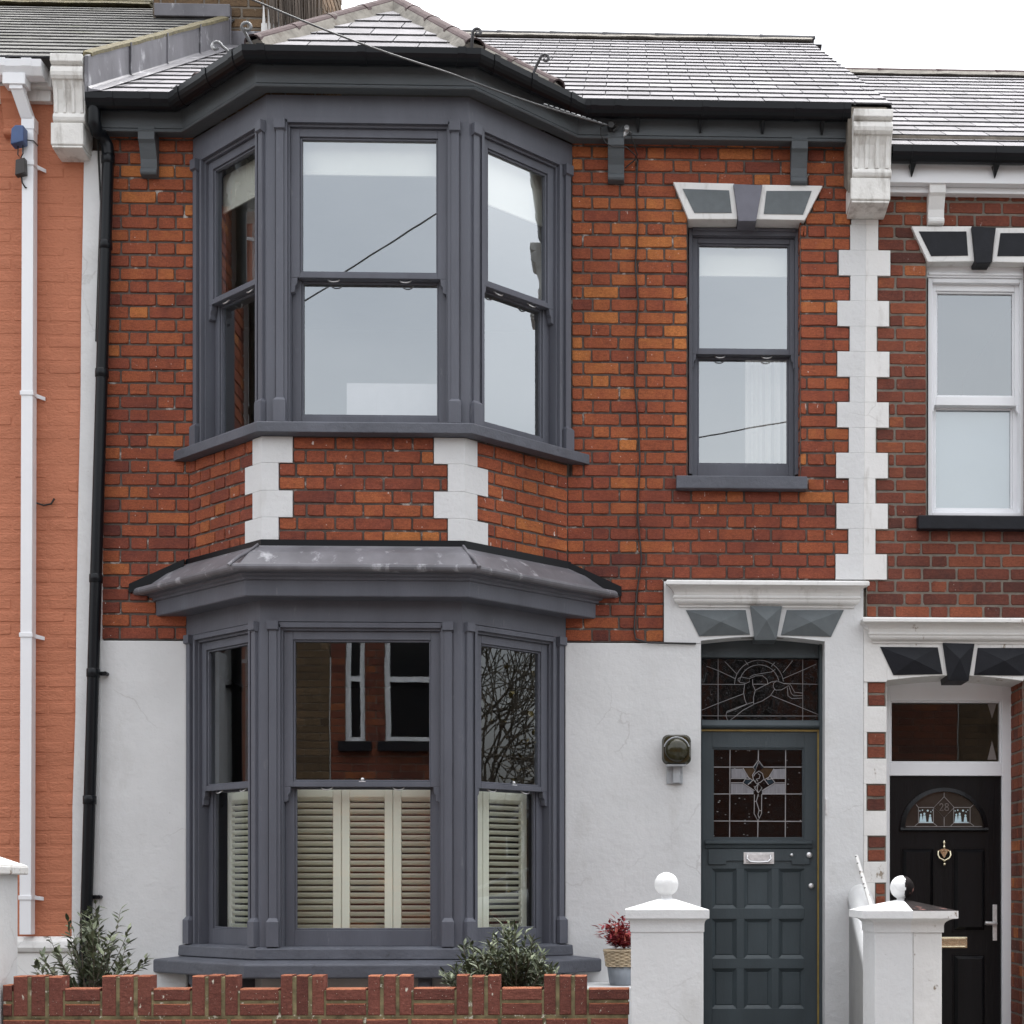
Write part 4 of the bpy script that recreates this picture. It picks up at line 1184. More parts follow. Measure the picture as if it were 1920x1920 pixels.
# rooms behind the windows
for (xa, xb, ya, yb, z0, z1, mt) in ((-3.3, -0.2, 0.05, 3.4, zsU - 0.25, zhU + 0.15, 'inside'), (-3.3, -0.2, 0.05, 3.4, ZS2 + 0.02, zhL + 0.15, 'insidedark'), (wx0 - 0.2, wx1 + 0.16, SWY + 0.13, 3.4, wz0 - 0.3, wz1 + 0.2, 'inside')):
    r_ = MB()
    V = [(xa, ya, z0), (xb, ya, z0), (xb, yb, z0), (xa, yb, z0), (xa, ya, z1), (xb, ya, z1), (xb, yb, z1), (xa, yb, z1)]
    r_.add(V, [(0, 1, 2, 3), (4, 5, 6, 7), (2, 3, 7, 6), (0, 3, 7, 4), (1, 2, 6, 5)])
    if xb - xa > 2:
        cx = CXU if z0 > 3 else CXL
        for z in (z0, z1):
            q = bay_pts(cx, -0.13, HF, P_BAY); r_.add([(q[0][0], 0.05, z), (*q[1], z), (*q[2], z), (q[3][0], 0.05, z)], [(0, 1, 2, 3)])
        for x0_, x1_ in ((xa, cx - HW + 0.13), (cx + HW - 0.13, xb)):
            r_.add([(x0_, 0.0501, z0), (x1_, 0.0501, z0), (x1_, 0.0501, z1), (x0_, 0.0501, z1)], [(0, 1, 2, 3)])
    else:
        for x0_, x1_, za_, zb__ in ((xa, wx0 - 0.01, z0, z1), (wx1 + 0.01, xb, z0, z1), (wx0 - 0.01, wx1 + 0.01, z0, wz0), (wx0 - 0.01, wx1 + 0.01, wz1 + 0.01, z1)):
            r_.add([(x0_, ya, za_), (x1_, ya, za_), (x1_, ya, zb__), (x0_, ya, zb__)], [(0, 1, 2, 3)])
    r_.build('room_interior', M[mt], house, fix=False)

# ------------------------------------------------------------------ roofs
SLP, RY, EY = 0.631, 3.5, -0.20
Z_EV = Z_LIP + 0.012
zr = Z_EV + SLP * (RY - EY)
XV = AX(1672, 190, EY)                        # right verge
rf = MB()
def main_z(y): return Z_EV + SLP * (y - EY)
XPL = AX(166, 165, EY)                      # left edge, against the lead upstand
apex = Vector((AX(742, 10, 0.41), 0.41, AZ(12, 742, 0.41)))
yb_ = EY + (apex.z - Z_EV) / SLP            # where the bay ridge dies into the main roof
eo = 0.165
ep = eave_path(CXU, eo, HF, P_BAY, 0, 0)
FL, FRt = Vector((*ep[2], Z_EV)), Vector((*ep[3], Z_EV))
LI, RI = Vector((*ep[1], Z_EV)), Vector((*ep[4], Z_EV))
BK = Vector((apex.x, yb_, apex.z))
xva = AX(1521, 72, RY)
slates(rf, [(RI.x, EY, Z_EV), (XV, EY, Z_EV), (xva, RY, zr), (apex.x, RY, zr), (BK.x, BK.y, main_z(BK.y))], w=0.29, gauge=0.243)
slates(rf, [(XPL, EY, Z_EV), (LI.x, EY, Z_EV), (BK.x, BK.y, main_z(BK.y)), (apex.x, RY, zr), (XPL + 0.15, RY, zr)], w=0.3, gauge=0.243)
slates(rf, [FL, FRt, apex], w=0.33, gauge=0.225)
slates(rf, [FRt, RI, apex], w=0.3, gauge=0.225)
slates(rf, [LI, FL, apex], w=0.3, gauge=0.225)
rf.add([tuple(apex), tuple(RI), tuple(BK)], [(0, 1, 2)], 1); rf.add([tuple(apex), tuple(LI), tuple(BK)], [(0, 1, 2)], 1)
# back slope
rf.add([(XPL, RY, zr - 0.01), (XV, RY, zr - 0.01), (XV, 7, Z_EV), (XPL, 7, Z_EV)], [(0, 1, 2, 3)], 1)
# verge: undercloak and cut slate edge
rf.add([(XV, EY, Z_EV - 0.005), (AX(1521, 72, RY), RY, zr - 0.005), (AX(1521, 72, RY), RY, zr - 0.09), (XV, EY, Z_EV - 0.09)], [(0, 1, 2, 3)], 1)
roof = rf.build('roof', [M['slate'], M['slatedark']], house, fix=False)
hp, hb = MB(), MB()
for a, b in ((FL, apex), (FRt, apex), (RI + Vector((-0.12, -0.06, 0.03)), apex + Vector((0, 0.06, 0))), (LI + Vector((0.12, -0.06, 0.03)), apex + Vector((0, 0.06, 0)))):
    d_ = (b - a).normalized()
    hip_line(hp, hb, a + d_ * 0.05, b - d_ * 0.02)
hip_line(hp, hb, BK, apex)
hp.build('hip_tiles', M['hip'], roof); hb.build('hip_bedding', M['bedding'], roof)
rg, rgb = MB(), MB()
hip_line(rg, rgb, (XPL, RY, zr), (AX(1521, 72, RY), RY, zr), 0.085, 0.45, -0.01)
rg.build('ridge_tiles', M['slatedark'], roof); rgb.build('ridge_bedding', M['bedding'], roof)


def scroll(px0, py0, px1, py1, Y, mat, flip=1, r=0.045):
    """hip iron: a flat bar from the eave curling over at its top"""
    a = Vector((AX(px0, py0, Y), Y, AZ(py0, px0, Y))); b = Vector((AX(px1, py1, Y), Y - 0.05, AZ(py1, px1, Y)))
    d = (b - a); s_ = Vector((flip, 0, 0))
    pts = [a, a.lerp(b, 0.55)]
    c = b + s_ * r - Vector((0, 0, r * 0.4))
    for k in range(13):
        t = k / 12; ang = math.pi * 0.95 - t * math.pi * 1.75; rr = r * (1 - 0.55 * t)
        pts.append(c + s_ * rr * math.cos(ang) + Vector((0, -0.01 * t, rr * math.sin(ang))))
    m = MB(); m.tube(pts, 0.0095, 6); m.build('hip_iron', mat, roof)


scroll(474, 88, 456, 56, -0.76, M['iron'], 1, 0.034)
scroll(434, 104, 420, 92, -0.45, M['iron'], -1, 0.034)
scroll(884, 98, 888, 66, -0.76, M['darkiron'], 1, 0.028)
scroll(1000, 138, 1014, 114, -0.38, M['darkiron'], 1, 0.030)

# lead-dressed upstand between the roofs
up_ = MB()
def upz(y): return main_z(y)
ys = [-0.22, 0.55, 1.3, 2.05, 2.8]
xi = XPL + 0.005
YU = 2.35
xslope = (AX(430, 60, YU) - xi) / (YU + 0.22)
XI = lambda y: xi + xslope * (y + 0.22)
ys = [-0.22, 0.42, 1.06, 1.70, YU]
UH = 0.235
for i in range(4):
    y0, y1 = ys[i], ys[i + 1] + 0.02
    o = 0.004 * (i % 2)
    def sec(y, o=o): return [(XI(y) - 0.025, y, upz(y) - 0.05), (XI(y) + o, y, upz(y) - 0.05), (XI(y) + o, y, upz(y) + UH), (XI(y) - 0.025, y, upz(y) + UH)]
    up_.wedge(sec(y0), sec(y1))
    def foot(y): return [(XI(y) - 0.01, y, upz(y) + 0.006), (XI(y) + 0.075, y, upz(y) + 0.014), (XI(y) + 0.075, y, upz(y) + 0.020), (XI(y) + 0.012, y, upz(y) + 0.028), (XI(y) - 0.01, y, upz(y) + 0.05)]
    up_.wedge(foot(y0), foot(y1))
    up_.tube([(XI(y1) + 0.006, y1 - 0.02, upz(y1) + 0.02), (XI(y1) + 0.008, y1 - 0.02, upz(y1) + UH)], 0.007, 6)
up_.build('lead_upstand', M['lead'], house, 0.006)

# chimney on the party wall
chx0, chx1, chy0, chy1 = AX(286, 30, 2.5), AX(604, 30, 2.5), 2.5, 3.4
ch = MB()
zc0 = main_z(2.5) - 0.6
fch = Fr((chx0, chy0), (1, 0), (0, -1)); fcr = Fr((chx1, chy0), (0, 1), (1, 0)); fcl = Fr((chx0, chy0), (0, 1), (-1, 0))
nch = int((10.4 - zc0) / 0.083)
brick_panel(ch, fch, zc0, 0.083, nch, lambda k, a, b: [(0, chx1 - chx0)], joint=0.013)
brick_panel(ch, fcr, zc0, 0.083, nch, lambda k, a, b: [(0, 0.9)], joint=0.013)
brick_panel(ch, fcl, zc0, 0.083, nch, lambda k, a, b: [(0, 0.9)], joint=0.013)
ch.box(chx0 - 0.05, chx1 + 0.05, -chy1 - 0.05, -chy0 + 0.05, 10.4, 10.52)
chim = ch.build('chimney', [M['stockbrick'], M['mortar2']], house)
cp = MB()
for x in (chx0 + 0.25, (chx0 + chx1) / 2, chx1 - 0.25): cp.lathe([(0.11, 0), (0.13, 0.05), (0.10, 0.1), (0.09, 0.4), (0.12, 0.44), (0.12, 0.5)], (x, 2.95, 10.52), 16)
cp.build('chimney_pot', M['hip'], chim)
fc = MB()
xa, xb = AX(424, 70, 2.47), AX(494, 60, 2.47)
fc.box(xa, xb, -2.5, -2.475, main_z(2.45) - 0.05, AZ(57, 460, 2.47))
fc.box(AX(289, 20, 2.44), AX(431, 20, 2.44), -2.5, -2.44, AZ(30, 360, 2.44), AZ(6, 360, 2.44))
fc.build('lead_flashing', M['lead'], chim, 0.005)
# pale ragged flashing strips, and dry stems hanging down the stack
rg_ = MB()
for k in range(7):
    px = 491 + k * 8.5
    a, b = AX(px, 60, 2.46), AX(px + 9, 60, 2.46); tip = AX(px + 1 + rnd.uniform(0, 4), 30, 2.46)
    zb_0 = AZ(72, 500, 2.46); zt0 = AZ(rnd.uniform(4, 30), 500, 2.46)
    rg_.wedge([(a, 2.465, zb_0), (b, 2.465, zb_0), (tip + 0.008, 2.465, zt0), (tip, 2.465, zt0)], [(a, 2.45, zb_0), (b, 2.45, zb_0), (tip + 0.008, 2.458, zt0), (tip, 2.458, zt0)])
rg_.box(AX(490, 60, 2.46), AX(556, 60, 2.46), -2.49, -2.456, AZ(85, 500, 2.46), AZ(44, 500, 2.46))
rg_.build('ragged_flashing', M['white'], chim)
cr = MB()
for k in range(95):
    px = rnd.uniform(500, 602); x = AX(px, 20, 2.4)
    zt0 = 9.9 + rnd.uniform(-0.3, 0.3); zb0 = AZ(rnd.uniform(48, 78) + max(0, (545 - px)) * -0.45, px, 2.4)
    dx = rnd.uniform(-0.02, 0.10)
    cr.tube([(x - dx - 0.05, 2.47 - rnd.uniform(0, 0.05), zt0), (x - dx * 0.5, 2.44 - rnd.uniform(0, 0.06), (zt0 + zb0) / 2), (x, 2.45 - rnd.uniform(0, 0.05), zb0)], [rnd.uniform(0.008, 0.016), rnd.uniform(0.008, 0.014), 0.004], 5)
tag(cr.build('dry_creeper', M['creeper']), 'dry grey brown stems hanging down the chimney stack', 'creeper')

# ------------------------------------------------------------------ left house
ob = MB()
chO = 0.0835
z0L, z1L = AZ(1757, 90), AZ(165, 90)
def orow(k, a, b):
    z = (a + b) / 2
    return [(-5.6, xpil(z) + rnd.uniform(-0.005, 0.005))] if b < z1L + 0.1 else []
brick_panel(ob, FW, z0L, chO, int((z1L - z0L) / chO) + 2, orow, joint=0.012, rec=0.0022, jit=0.003, mmi=0, bev=0.007, st=0.45, hd=0.225, n_off=0.004)
ob.build('painted_wall', M['orange'], lhouse)
pb = MB()
zpl = AZ(1756, 90, -0.05)
pb.extrude_u([(0, zpl), (0.03, zpl), (0.07, zpl - 0.03), (0.075, zpl - 0.07), (0.06, zpl - 0.1), (0, zpl - 0.1)], -5.6, AX(140, 1760, -0.05))
pb.box(-5.6, AX(150, 1850), -0.1, 0.045, ZG, zpl - 0.1)
pb.build('plinth', M['white'], lhouse, 0.008)
ZLL = AZ(106, 60, -0.25)
lf = MB()
lf.box(-5.6, AX(95, 150, -0.1), -0.05, 0.09, AZ(162, 60, -0.09), ZLL - 0.01)
lf.box(-5.6, AX(95, 150, -0.05), -0.05, 0.05, AZ(189, 60, -0.05), AZ(162, 60, -0.09) - 0.001)
lf.build('fascia', M['white'], lhouse, 0.004)
lg = MB()
def squ(o0, zt, w, d): return [(o0, zt), (o0 + 0.01, zt - d * 0.9), (o0 + w * 0.35, zt - d), (o0 + w * 0.75, zt - d * 0.9), (o0 + w * 0.97, zt - d * 0.45), (o0 + w, zt), (o0 + w - 0.006, zt), (o0 + 0.006, zt)]
xg1 = AX(79, 120, -0.2)
lg.sweep([[(x, -o, z) for o, z in squ(0.095, ZLL, 0.13, 0.1)] for x in (-5.6, xg1)])
for px in (52, 3):
    x = AX(px, 120, -0.2); lg.sweep([[(x_, -o, z) for o, z in squ(0.092, ZLL + 0.004, 0.138, 0.106)] for x_ in (x - 0.03, x + 0.03)])
xo = AX(33, 130, -0.17)
lg.box(xo - 0.08, xo + 0.06, 0.11, 0.21, ZLL - 0.15, ZLL - 0.08)
lg.build('gutter', M['upvc'], lhouse, 0.003)
wp = MB()
def sqpipe(pts, hw=0.036):
    for i in range(len(pts) - 1):
        a, b = Vector(pts[i]), Vector(pts[i + 1])
        ra = [(a.x + sx * hw, a.y + sy * hw, a.z) for sx, sy in ((-1, -1), (1, -1), (1, 1), (-1, 1))]
        rb = [(b.x + sx * hw, b.y + sy * hw, b.z) for sx, sy in ((-1, -1), (1, -1), (1, 1), (-1, 1))]
        wp.wedge(ra, rb)
xw, zw = AX(56, 235, -0.075), AZ(232, 56, -0.075)
xwb, zwb = AX(51, 1750, -0.075), AZ(1752, 51, -0.075)
sqpipe([(xo, -0.16, ZLL - 0.1), (xo, -0.16, AZ(172, 35, -0.16))], 0.041)
sqpipe([(xo + 0.002, -0.158, AZ(171, 35, -0.16)), (xw - 0.004, -0.08, zw + 0.015)], 0.038)
sqpipe([(xw, -0.075, zw + 0.03), (xw, -0.075, zw - 0.05)], 0.040)
sqpipe([(xw, -0.075, zw), (xwb, -0.075, zwb)], 0.036)
for py in (310, 740, 1192, 1683):
    z = AZ(py, 55, -0.075); x = xw + (xwb - xw) * (z - zw) / (zwb - zw)
    wp.box(x - 0.042, x + 0.042, 0.033, 0.117, z - 0.014, z + 0.014)
    wp.wedge([(x + 0.04, -0.05, z - 0.014), (x + 0.04, -0.05, z + 0.012), (x + 0.04, -0.057, z + 0.012), (x + 0.04, -0.057, z - 0.014)], [(x + 0.080, -0.006, z - 0.020), (x + 0.080, -0.006, z + 0.004), (x + 0.080, -0.013, z + 0.004), (x + 0.080, -0.013, z - 0.020)])
wp.build('downpipe', M['upvc'], lhouse, 0.004)
lr = MB()
zle = ZLL + 0.02
xrR = xi - 0.02
zlr = AZ(12, 100, RY)
slates(lr, [(-7.2, -0.2, zle), (xi - 0.005, -0.2, zle), (XI(RY) - 0.01, RY, zlr), (-7.2, RY, zlr)], w=0.3, gauge=0.24)
lr.add([(-7.2, RY, zlr), (xrR, RY, zlr), (xrR, 7, zle), (-7.2, 7, zle)], [(0, 1, 2, 3)], 1)
lroof = lr.build('roof', [M['slateold'], M['slatedark']], lhouse, fix=False)
rg, rgb = MB(), MB()
hip_line(rg, rgb, (-7.2, RY, zlr), (AX(288, 10, RY), RY, zlr), 0.09, 0.45, -0.005)
rg.build('ridge_tiles', M['moss'], lroof); rgb.build('ridge_bedding', M['moss'], lroof)
ms = MB()                                            # mossy mortar fillet along the verge above the lead
rings = []
for k in range(24):
    y = -0.18 + 2.5 * k / 23; z = main_z(y) + UH + rnd.uniform(-0.003, 0.004); j = rnd.uniform(0, 0.007)
    rings.append([(XI(y) - 0.05, y, z - 0.01), (XI(y) + 0.004 + j, y, z - 0.01), (XI(y) + 0.002 + j, y, z + 0.012), (XI(y) - 0.05, y, z + 0.022)])
ms.sweep(rings); ms.build('verge_fillet', M['moss'], lroof)

# boxes clipped to the white downpipe
bx = thing('junction_box', 'blue plastic box strapped high on the white downpipe', 'junction box', (AX(38, 260, -0.15), -0.12, AZ(275, 38, -0.15)))
b = MB(); X0, X1 = AX(25, 260, -0.15), AX(49, 260, -0.15)
b.prism([(X0, AZ(277, 38, -0.15)), (X0 + 0.005, AZ(248, 38, -0.15)), (X0 + 0.03, AZ(241, 38, -0.15)), (X1, AZ(241, 38, -0.15)), (X1, AZ(271, 38, -0.15))], 0.12, 0.2)
b.build('box_body', M['blue'], bx, 0.005)
c = MB(); c.tube([(X0 + 0.03, -0.15, AZ(274, 38, -0.15)), (X0 + 0.028, -0.15, AZ(290, 38, -0.15)), (X0 + 0.045, -0.15, AZ(297, 38, -0.15)), (X0 + 0.06, -0.15, AZ(288, 38, -0.15)), (X0 + 0.06, -0.15, AZ(272, 38, -0.15))], 0.004, 6)
c.tube([(X1 - 0.01, -0.14, AZ(262, 48, -0.14)), (xw + 0.04, -0.118, AZ(264, 60, -0.12)), (xw + 0.045, -0.06, AZ(268, 60, -0.1))], 0.004, 6)
c.build('lead_wire', M['cable'], bx)
bx = thing('junction_box', 'dark brown plastic box hanging below the blue box beside the white downpipe', 'junction box', (AX(38, 330, -0.14), -0.11, AZ(333, 38, -0.14)))
b = MB(); X0, X1 = AX(30, 310, -0.14), AX(48, 310, -0.14)
b.prism([(X0, AZ(331, 38, -0.14)), (X0 + 0.004, AZ(302, 38, -0.14)), (X1, AZ(297, 38, -0.14)), (X1 + 0.003, AZ(326, 38, -0.14))], 0.11, 0.16)
b.build('box_body', M['brown'], bx, 0.004)
c = MB(); c.tube([(X0 + 0.03, -0.13, AZ(330, 38, -0.14)), (X0 + 0.035, -0.13, AZ(341, 38, -0.14)), (X0 + 0.05, -0.12, AZ(350, 38, -0.13)), (X1, -0.09, AZ(352, 45, -0.1))], 0.005, 6)
c.build('lead_wire', M['cable'], bx)
c = MB(); c.tube([(AX(68, 947, -0.03), -0.03, AZ(945, 70)), (AX(82, 949, -0.02), -0.02, AZ(949, 82)), (AX(96, 946, -0.02), -0.02, AZ(946, 96)), (AX(102, 937, -0.02), -0.02, AZ(936, 102))], 0.006, 6)
tag(c.build('cable_stub', M['cable']), 'short curl of black cable sticking out beside the white downpipe', 'cable')

# ------------------------------------------------------------------ right house
rb_ = MB()
ZRF = AZ(352, 1780, -0.06)
RWX0, RWX1 = AX(1738, 740), AX(1922, 740)
RW_T, RW_B = AZ(508, 1830), AZ(968, 1830)
RL_T, RL_B = AZ(424, 1830), AZ(490, 1830)
RHOOD = AZ(1160, 1760)
XR_END = 4.2


def rrows(k, z0, z1):
    zc = (z0 + z1) / 2
    if zc < RHOOD or z0 > ZRF + 0.05: return []
    x0 = XQ_R(quoin_wide(zc), zc) if zc > Z_Q0 else AX(1624, 1120)
    ints = [(x0, XR_END)]
    if RW_B - 0.09 < zc < RL_B: ints = subtract(ints, RWX0, RWX1)
    if RL_B <= zc < RL_T:
        f = (zc - RL_B) / (RL_T - RL_B)
        ints = subtract(ints, AX(1740 - 31 * f, 450), AX(1925 + 30 * f, 450))
    return ints


brick_panel(rb_, FW, ZB, CH, NROW, rrows, phase=0.16, joint=0.011, rec=0.006, bias=lambda u, z: -0.12 - (0.15 if z < 3.6 else 0), n_off=0.0)
# brick beside the porch
PRY = 0.35
prx = AX(1894, 1500, PRY)
fpr = Fr((prx, PRY), (0, -1), (-1, 0))
chP = 0.0825
nP = int((AZ(1275, 1900) - ZG) / chP) + 3
brick_panel(rb_, fpr, ZG, chP, nP, lambda k, a, b: [(0.0, PRY)], phase=0.03, joint=0.011, rec=0.007)
brick_panel(rb_, Fr((prx, 0), (1, 0), (0, -1)), ZG, chP, nP, lambda k, a, b: [(0.0, XR_END - prx)], phase=0.03, joint=0.011, rec=0.007)
# bricks showing through the white paint by the door
for (a, b, c, d) in ((1626, 1661, 1278, 1325), (1625, 1661, 1373, 1423), (1624, 1661, 1470, 1521), (1626, 1661, 1567, 1616), (1640, 1661, 1655, 1702)):
    zb0, zt0 = AZ(d, 1640), AZ(c, 1640)
    brick_panel(rb_, FW, zb0, (zt0 - zb0) / 2, 2, lambda k, e, f, a=a, b=b: [(AX(a, 1400), AX(b, 1400))], st=0.4, hd=0.4, phase=0.2, n_off=0.008, rec=0.006, joint=0.012)
backing(rb_, 1.505, XR_END, [(RWX0 - 0.002, RWX1 + 0.002, RW_B - 0.05, RL_B + 0.06), (AX(1662) - 0.01, AX(1918) + 0.01, 0.2, AZ(1266, 1760))])
rb_.build('brick_wall', [M['redbrick2'], M['mortar2']], rhouse)

zrl = AZ(272, 1800, -0.25)
f_ = MB()
f_.box(AX(1666, 320, -0.12), XR_END, 0.0, 0.12, AZ(343, 1780, -0.12), zrl - 0.02)
f_.box(AX(1660, 350), XR_END, -0.05, 0.06, AZ(362, 1780, -0.06), AZ(343, 1780, -0.12) - 0.001)
f_.build('fascia', M['upvc'], rhouse, 0.003)
g_ = MB()
xg0 = AX(1673, 280, -0.2)
g_.sweep([[(x, -o, z) for o, z in gutter_prof(0.122, zrl, 0.115, 0.088)] for x in (xg0, XR_END)])
for px in (1713, 1870):
    x = AX(px, 280, -0.2)
    g_.sweep([[(x_, -o, z) for o, z in gutter_prof(0.118, zrl + 0.003, 0.123, 0.096)] for x_ in (x - 0.014, x + 0.014)])
    g_.wedge([(x - 0.02, -0.122, zrl - 0.08), (x + 0.02, -0.122, zrl - 0.08), (x + 0.02, -0.19, zrl - 0.09), (x - 0.02, -0.19, zrl - 0.09)], [(x - 0.003, -0.122, zrl - 0.15), (x + 0.003, -0.122, zrl - 0.15), (x + 0.003, -0.13, zrl - 0.15), (x - 0.003, -0.13, zrl - 0.15)])
g_.build('gutter', M['blackpl'], rhouse)
r2 = MB()
zre = zrl + 0.012; zrr = AZ(143, 1760, RY)
xrl = XV - 0.25
slates(r2, [(xrl, EY, zre), (XR_END, EY, zre), (XR_END, RY, zrr), (xrl - 0.3, RY, zrr)], w=0.29, gauge=0.243, start=0.1)
r2.add([(xrl, RY, zrr - 0.01), (XR_END, RY, zrr - 0.01), (XR_END, 7, zre), (xrl, 7, zre)], [(0, 1, 2, 3)], 1)
rr_ = r2.build('roof', [M['slate'], M['slatedark']], rhouse, fix=False)
rg, rgb = MB(), MB()
hip_line(rg, rgb, (xrl - 0.3, RY, zrr), (XR_END, RY, zrr), 0.075, 0.45, 0.0)
rg.build('ridge_tiles', M['hip'], rr_); rgb.build('ridge_bedding', M['bedding'], rr_)
pw = MB()                                            # party wall closing the step between the two roofs
pw.wedge([(XV - 0.28, EY, Z_EV - 0.02), (XV - 0.28, RY, zr - 0.02), (XV - 0.28, RY, zrr - 0.3), (XV - 0.28, EY, zre - 0.3)], [(XV - 0.03, EY, Z_EV - 0.02), (AX(1521, 72, RY) - 0.02, RY, zr - 0.02), (AX(1521, 72, RY) - 0.02, RY, zrr - 0.3), (XV - 0.03, EY, zre - 0.3)])
pw.build('party_wall', M['mortar2'], house)

rw = MB()
WY = 0.07
fw2 = Fr((0, WY), (1, 0), (0, -1))
vx0, vx1 = AX(1740, 740, WY), AX(1921, 740, WY)
vz0, vz1 = AZ(967, 1830, WY), AZ(522, 1830, WY)
for a, b, c, d in ((vx0, vx0 + 0.03, vz0, vz1), (vx1 - 0.03, vx1, vz0, vz1), (vx0 + 0.03, vx1 - 0.03, vz1 - 0.03, vz1), (vx0 + 0.03, vx1 - 0.03, vz0, vz0 + 0.022)): rw.box(a, b, -0.1, 0.0, c, d, fw2)
rw.box(vx0 - 0.01, vx1 + 0.01, -0.1, 0.012, vz1, RL_B + 0.03, fw2)
rw.box(vx0 + 0.0, vx1, -0.02, 0.022, vz1 + 0.012, vz1 + 0.03, fw2)
rwp = rw.build('sash_window', M['upvc'], rhouse, 0.004)
ln = MB()
vm = AZ(749, 1830, WY)
sash_window(rwp, ln, fw2, vx0 + 0.022, vx1 - 0.022, vz0 + 0.015, vm, vz1 - 0.02, M['upvc'], M['glassright'], 0.036, rail=0.045, handles=False, meet=0.058)
ln.build('box_lining', M['upvc'], rwp, 0.003)
fp = MB(); fp.ngon([fw2.p(vx0 + 0.06, -0.128, vz0 + 0.03), fw2.p(vx1 - 0.06, -0.128, vz0 + 0.03), fw2.p(vx1 - 0.06, -0.128, vm), fw2.p(vx0 + 0.06, -0.128, vm)])
fp.build('frosted_film', M['frost'], rwp)
s = MB(); s.box(AX(1722, 980, -0.07), AX(1960, 980, -0.07), -0.1, 0.07, AZ(992, 1830, -0.07), AZ(967, 1830, -0.06)); s.build('window_sill', M['blackstone'], rwp, 0.006)
ri = MB(); ri.add([(vx0 - 0.1, 0.3, vz0 - 0.1), (vx1 + 0.1, 0.3, vz0 - 0.1), (vx1 + 0.1, 2.5, vz0 - 0.1), (vx0 - 0.1, 2.5, vz0 - 0.1), (vx0 - 0.1, 0.18, vz1 + 0.1), (vx1 + 0.1, 0.18, vz1 + 0.1), (vx1 + 0.1, 2.5, vz1 + 0.1), (vx0 - 0.1, 2.5, vz1 + 0.1)], [(0, 1, 2, 3), (4, 5, 6, 7), (2, 3, 7, 6), (0, 3, 7, 4), (1, 2, 6, 5)])
ri.build('room_interior', M['insidedark'], rhouse, fix=False)
li = MB()
for pts in ([(1709, 424), (1823, 424), (1828, 490), (1740, 491)], [(1866, 427), (1978, 427), (1946, 493), (1860, 491)]): li.prism(pxpoly(pts, -0.03), -0.17, 0.03)
lint2 = li.build('lintel', M['white'], rhouse, 0.004)
for pts in ([(1723, 434), (1812, 434), (1815, 479), (1746, 480)], [(1876, 437), (1960, 437), (1940, 480), (1870, 480)]):
    i = MB(); i.prism(pxpoly(pts, -0.033), 0, 0.034); i.build('inset_panel', M['blackstone'], lint2)
k = MB(); k.prism(pxpoly([(1822, 424), (1868, 426), (1858, 493), (1829, 493)], -0.06), -0.17, 0.06); k.build('keystone', M['blackstone'], lint2, 0.004)

# neighbour's door: surround, hood, stones, frame, leaf
s2 = MB()
nx0, nx1 = AX(1662, 1400), AX(1918, 1400)
nzt, nzb = AZ(1162, 1760), AZ(1274, 1760)
sx0 = AX(1618.5, 1250)
arch = [(nx0 + (nx1 - nx0) * k / 12, nzb - 0.01 + 0.035 * math.sin(math.pi * k / 12)) for k in range(13)]
for i in range(12):
    (xa, z_a), (xb, z_b) = arch[i], arch[i + 1]
    s2.wedge([FW.p(xa, -PRY - 0.02, z_a), FW.p(xb, -PRY - 0.02, z_b), FW.p(xb, -PRY - 0.02, nzt), FW.p(xa, -PRY - 0.02, nzt)], [FW.p(xa, 0.02, z_a), FW.p(xb, 0.02, z_b), FW.p(xb, 0.02, nzt), FW.p(xa, 0.02, nzt)])
s2.box(sx0, nx0, -0.05, 0.02, nzb - 0.02, nzt); s2.box(nx1, XR_END, -0.05, 0.02, nzb, nzt)
# painted jamb with gaps where bare brick shows
edges = [(1294, 1278), (1325, 1278), (1373, 1325), (1423, 1373)]
gaps = [(1278, 1325, 1626), (1373, 1423, 1625), (1470, 1521, 1624), (1567, 1616, 1626), (1655, 1702, 1640)]
ycur = 1270
for (c, d, xg) in gaps:
    s2.box(sx0, nx0, -0.05, 0.014, AZ(c, 1640), AZ(ycur, 1640))
    s2.box(sx0, AX(xg, 1400) - 0.0, -0.05, 0.0135, AZ(d, 1640), AZ(c, 1640))
    ycur = d
s2.box(sx0, nx0, -0.05, 0.014, ZG, AZ(ycur, 1640))
s2.box(nx0 - 0.02, nx0, -PRY - 0.1, -0.002, ZG, nzb - 0.02)
sur2 = s2.build('door_surround', M['worn'], rhouse, 0.003)
hood(sur2, 1617, 2010, 1158, 1206, M['worn'])
facet(sur2, [(1650, 1213), (1758, 1214), (1767, 1264), (1675, 1266)], -0.02, M['blackstone'], 0.045)
facet(sur2, [(1833, 1215), (1945, 1215), (1920, 1267), (1826, 1266)], -0.02, M['blackstone'], 0.045)
m = MB(); P = pxpoly([(1767, 1206), (1826, 1208), (1815, 1277), (1777, 1277)], -0.02); cx = (P[0][0] + P[1][0]) / 2; cz = P[0][1] - 0.11
m.wedge([FW.p(x, -0.2, z) for x, z in P], [FW.p(x, 0.04, z) for x, z in P]); m.add([FW.p(x, 0.0402, z) for x, z in P] + [FW.p(cx, 0.08, cz)], [(0, 1, 4), (1, 2, 4), (2, 3, 4), (3, 0, 4)])
m.build('keystone', M['blackstone'], sur2)

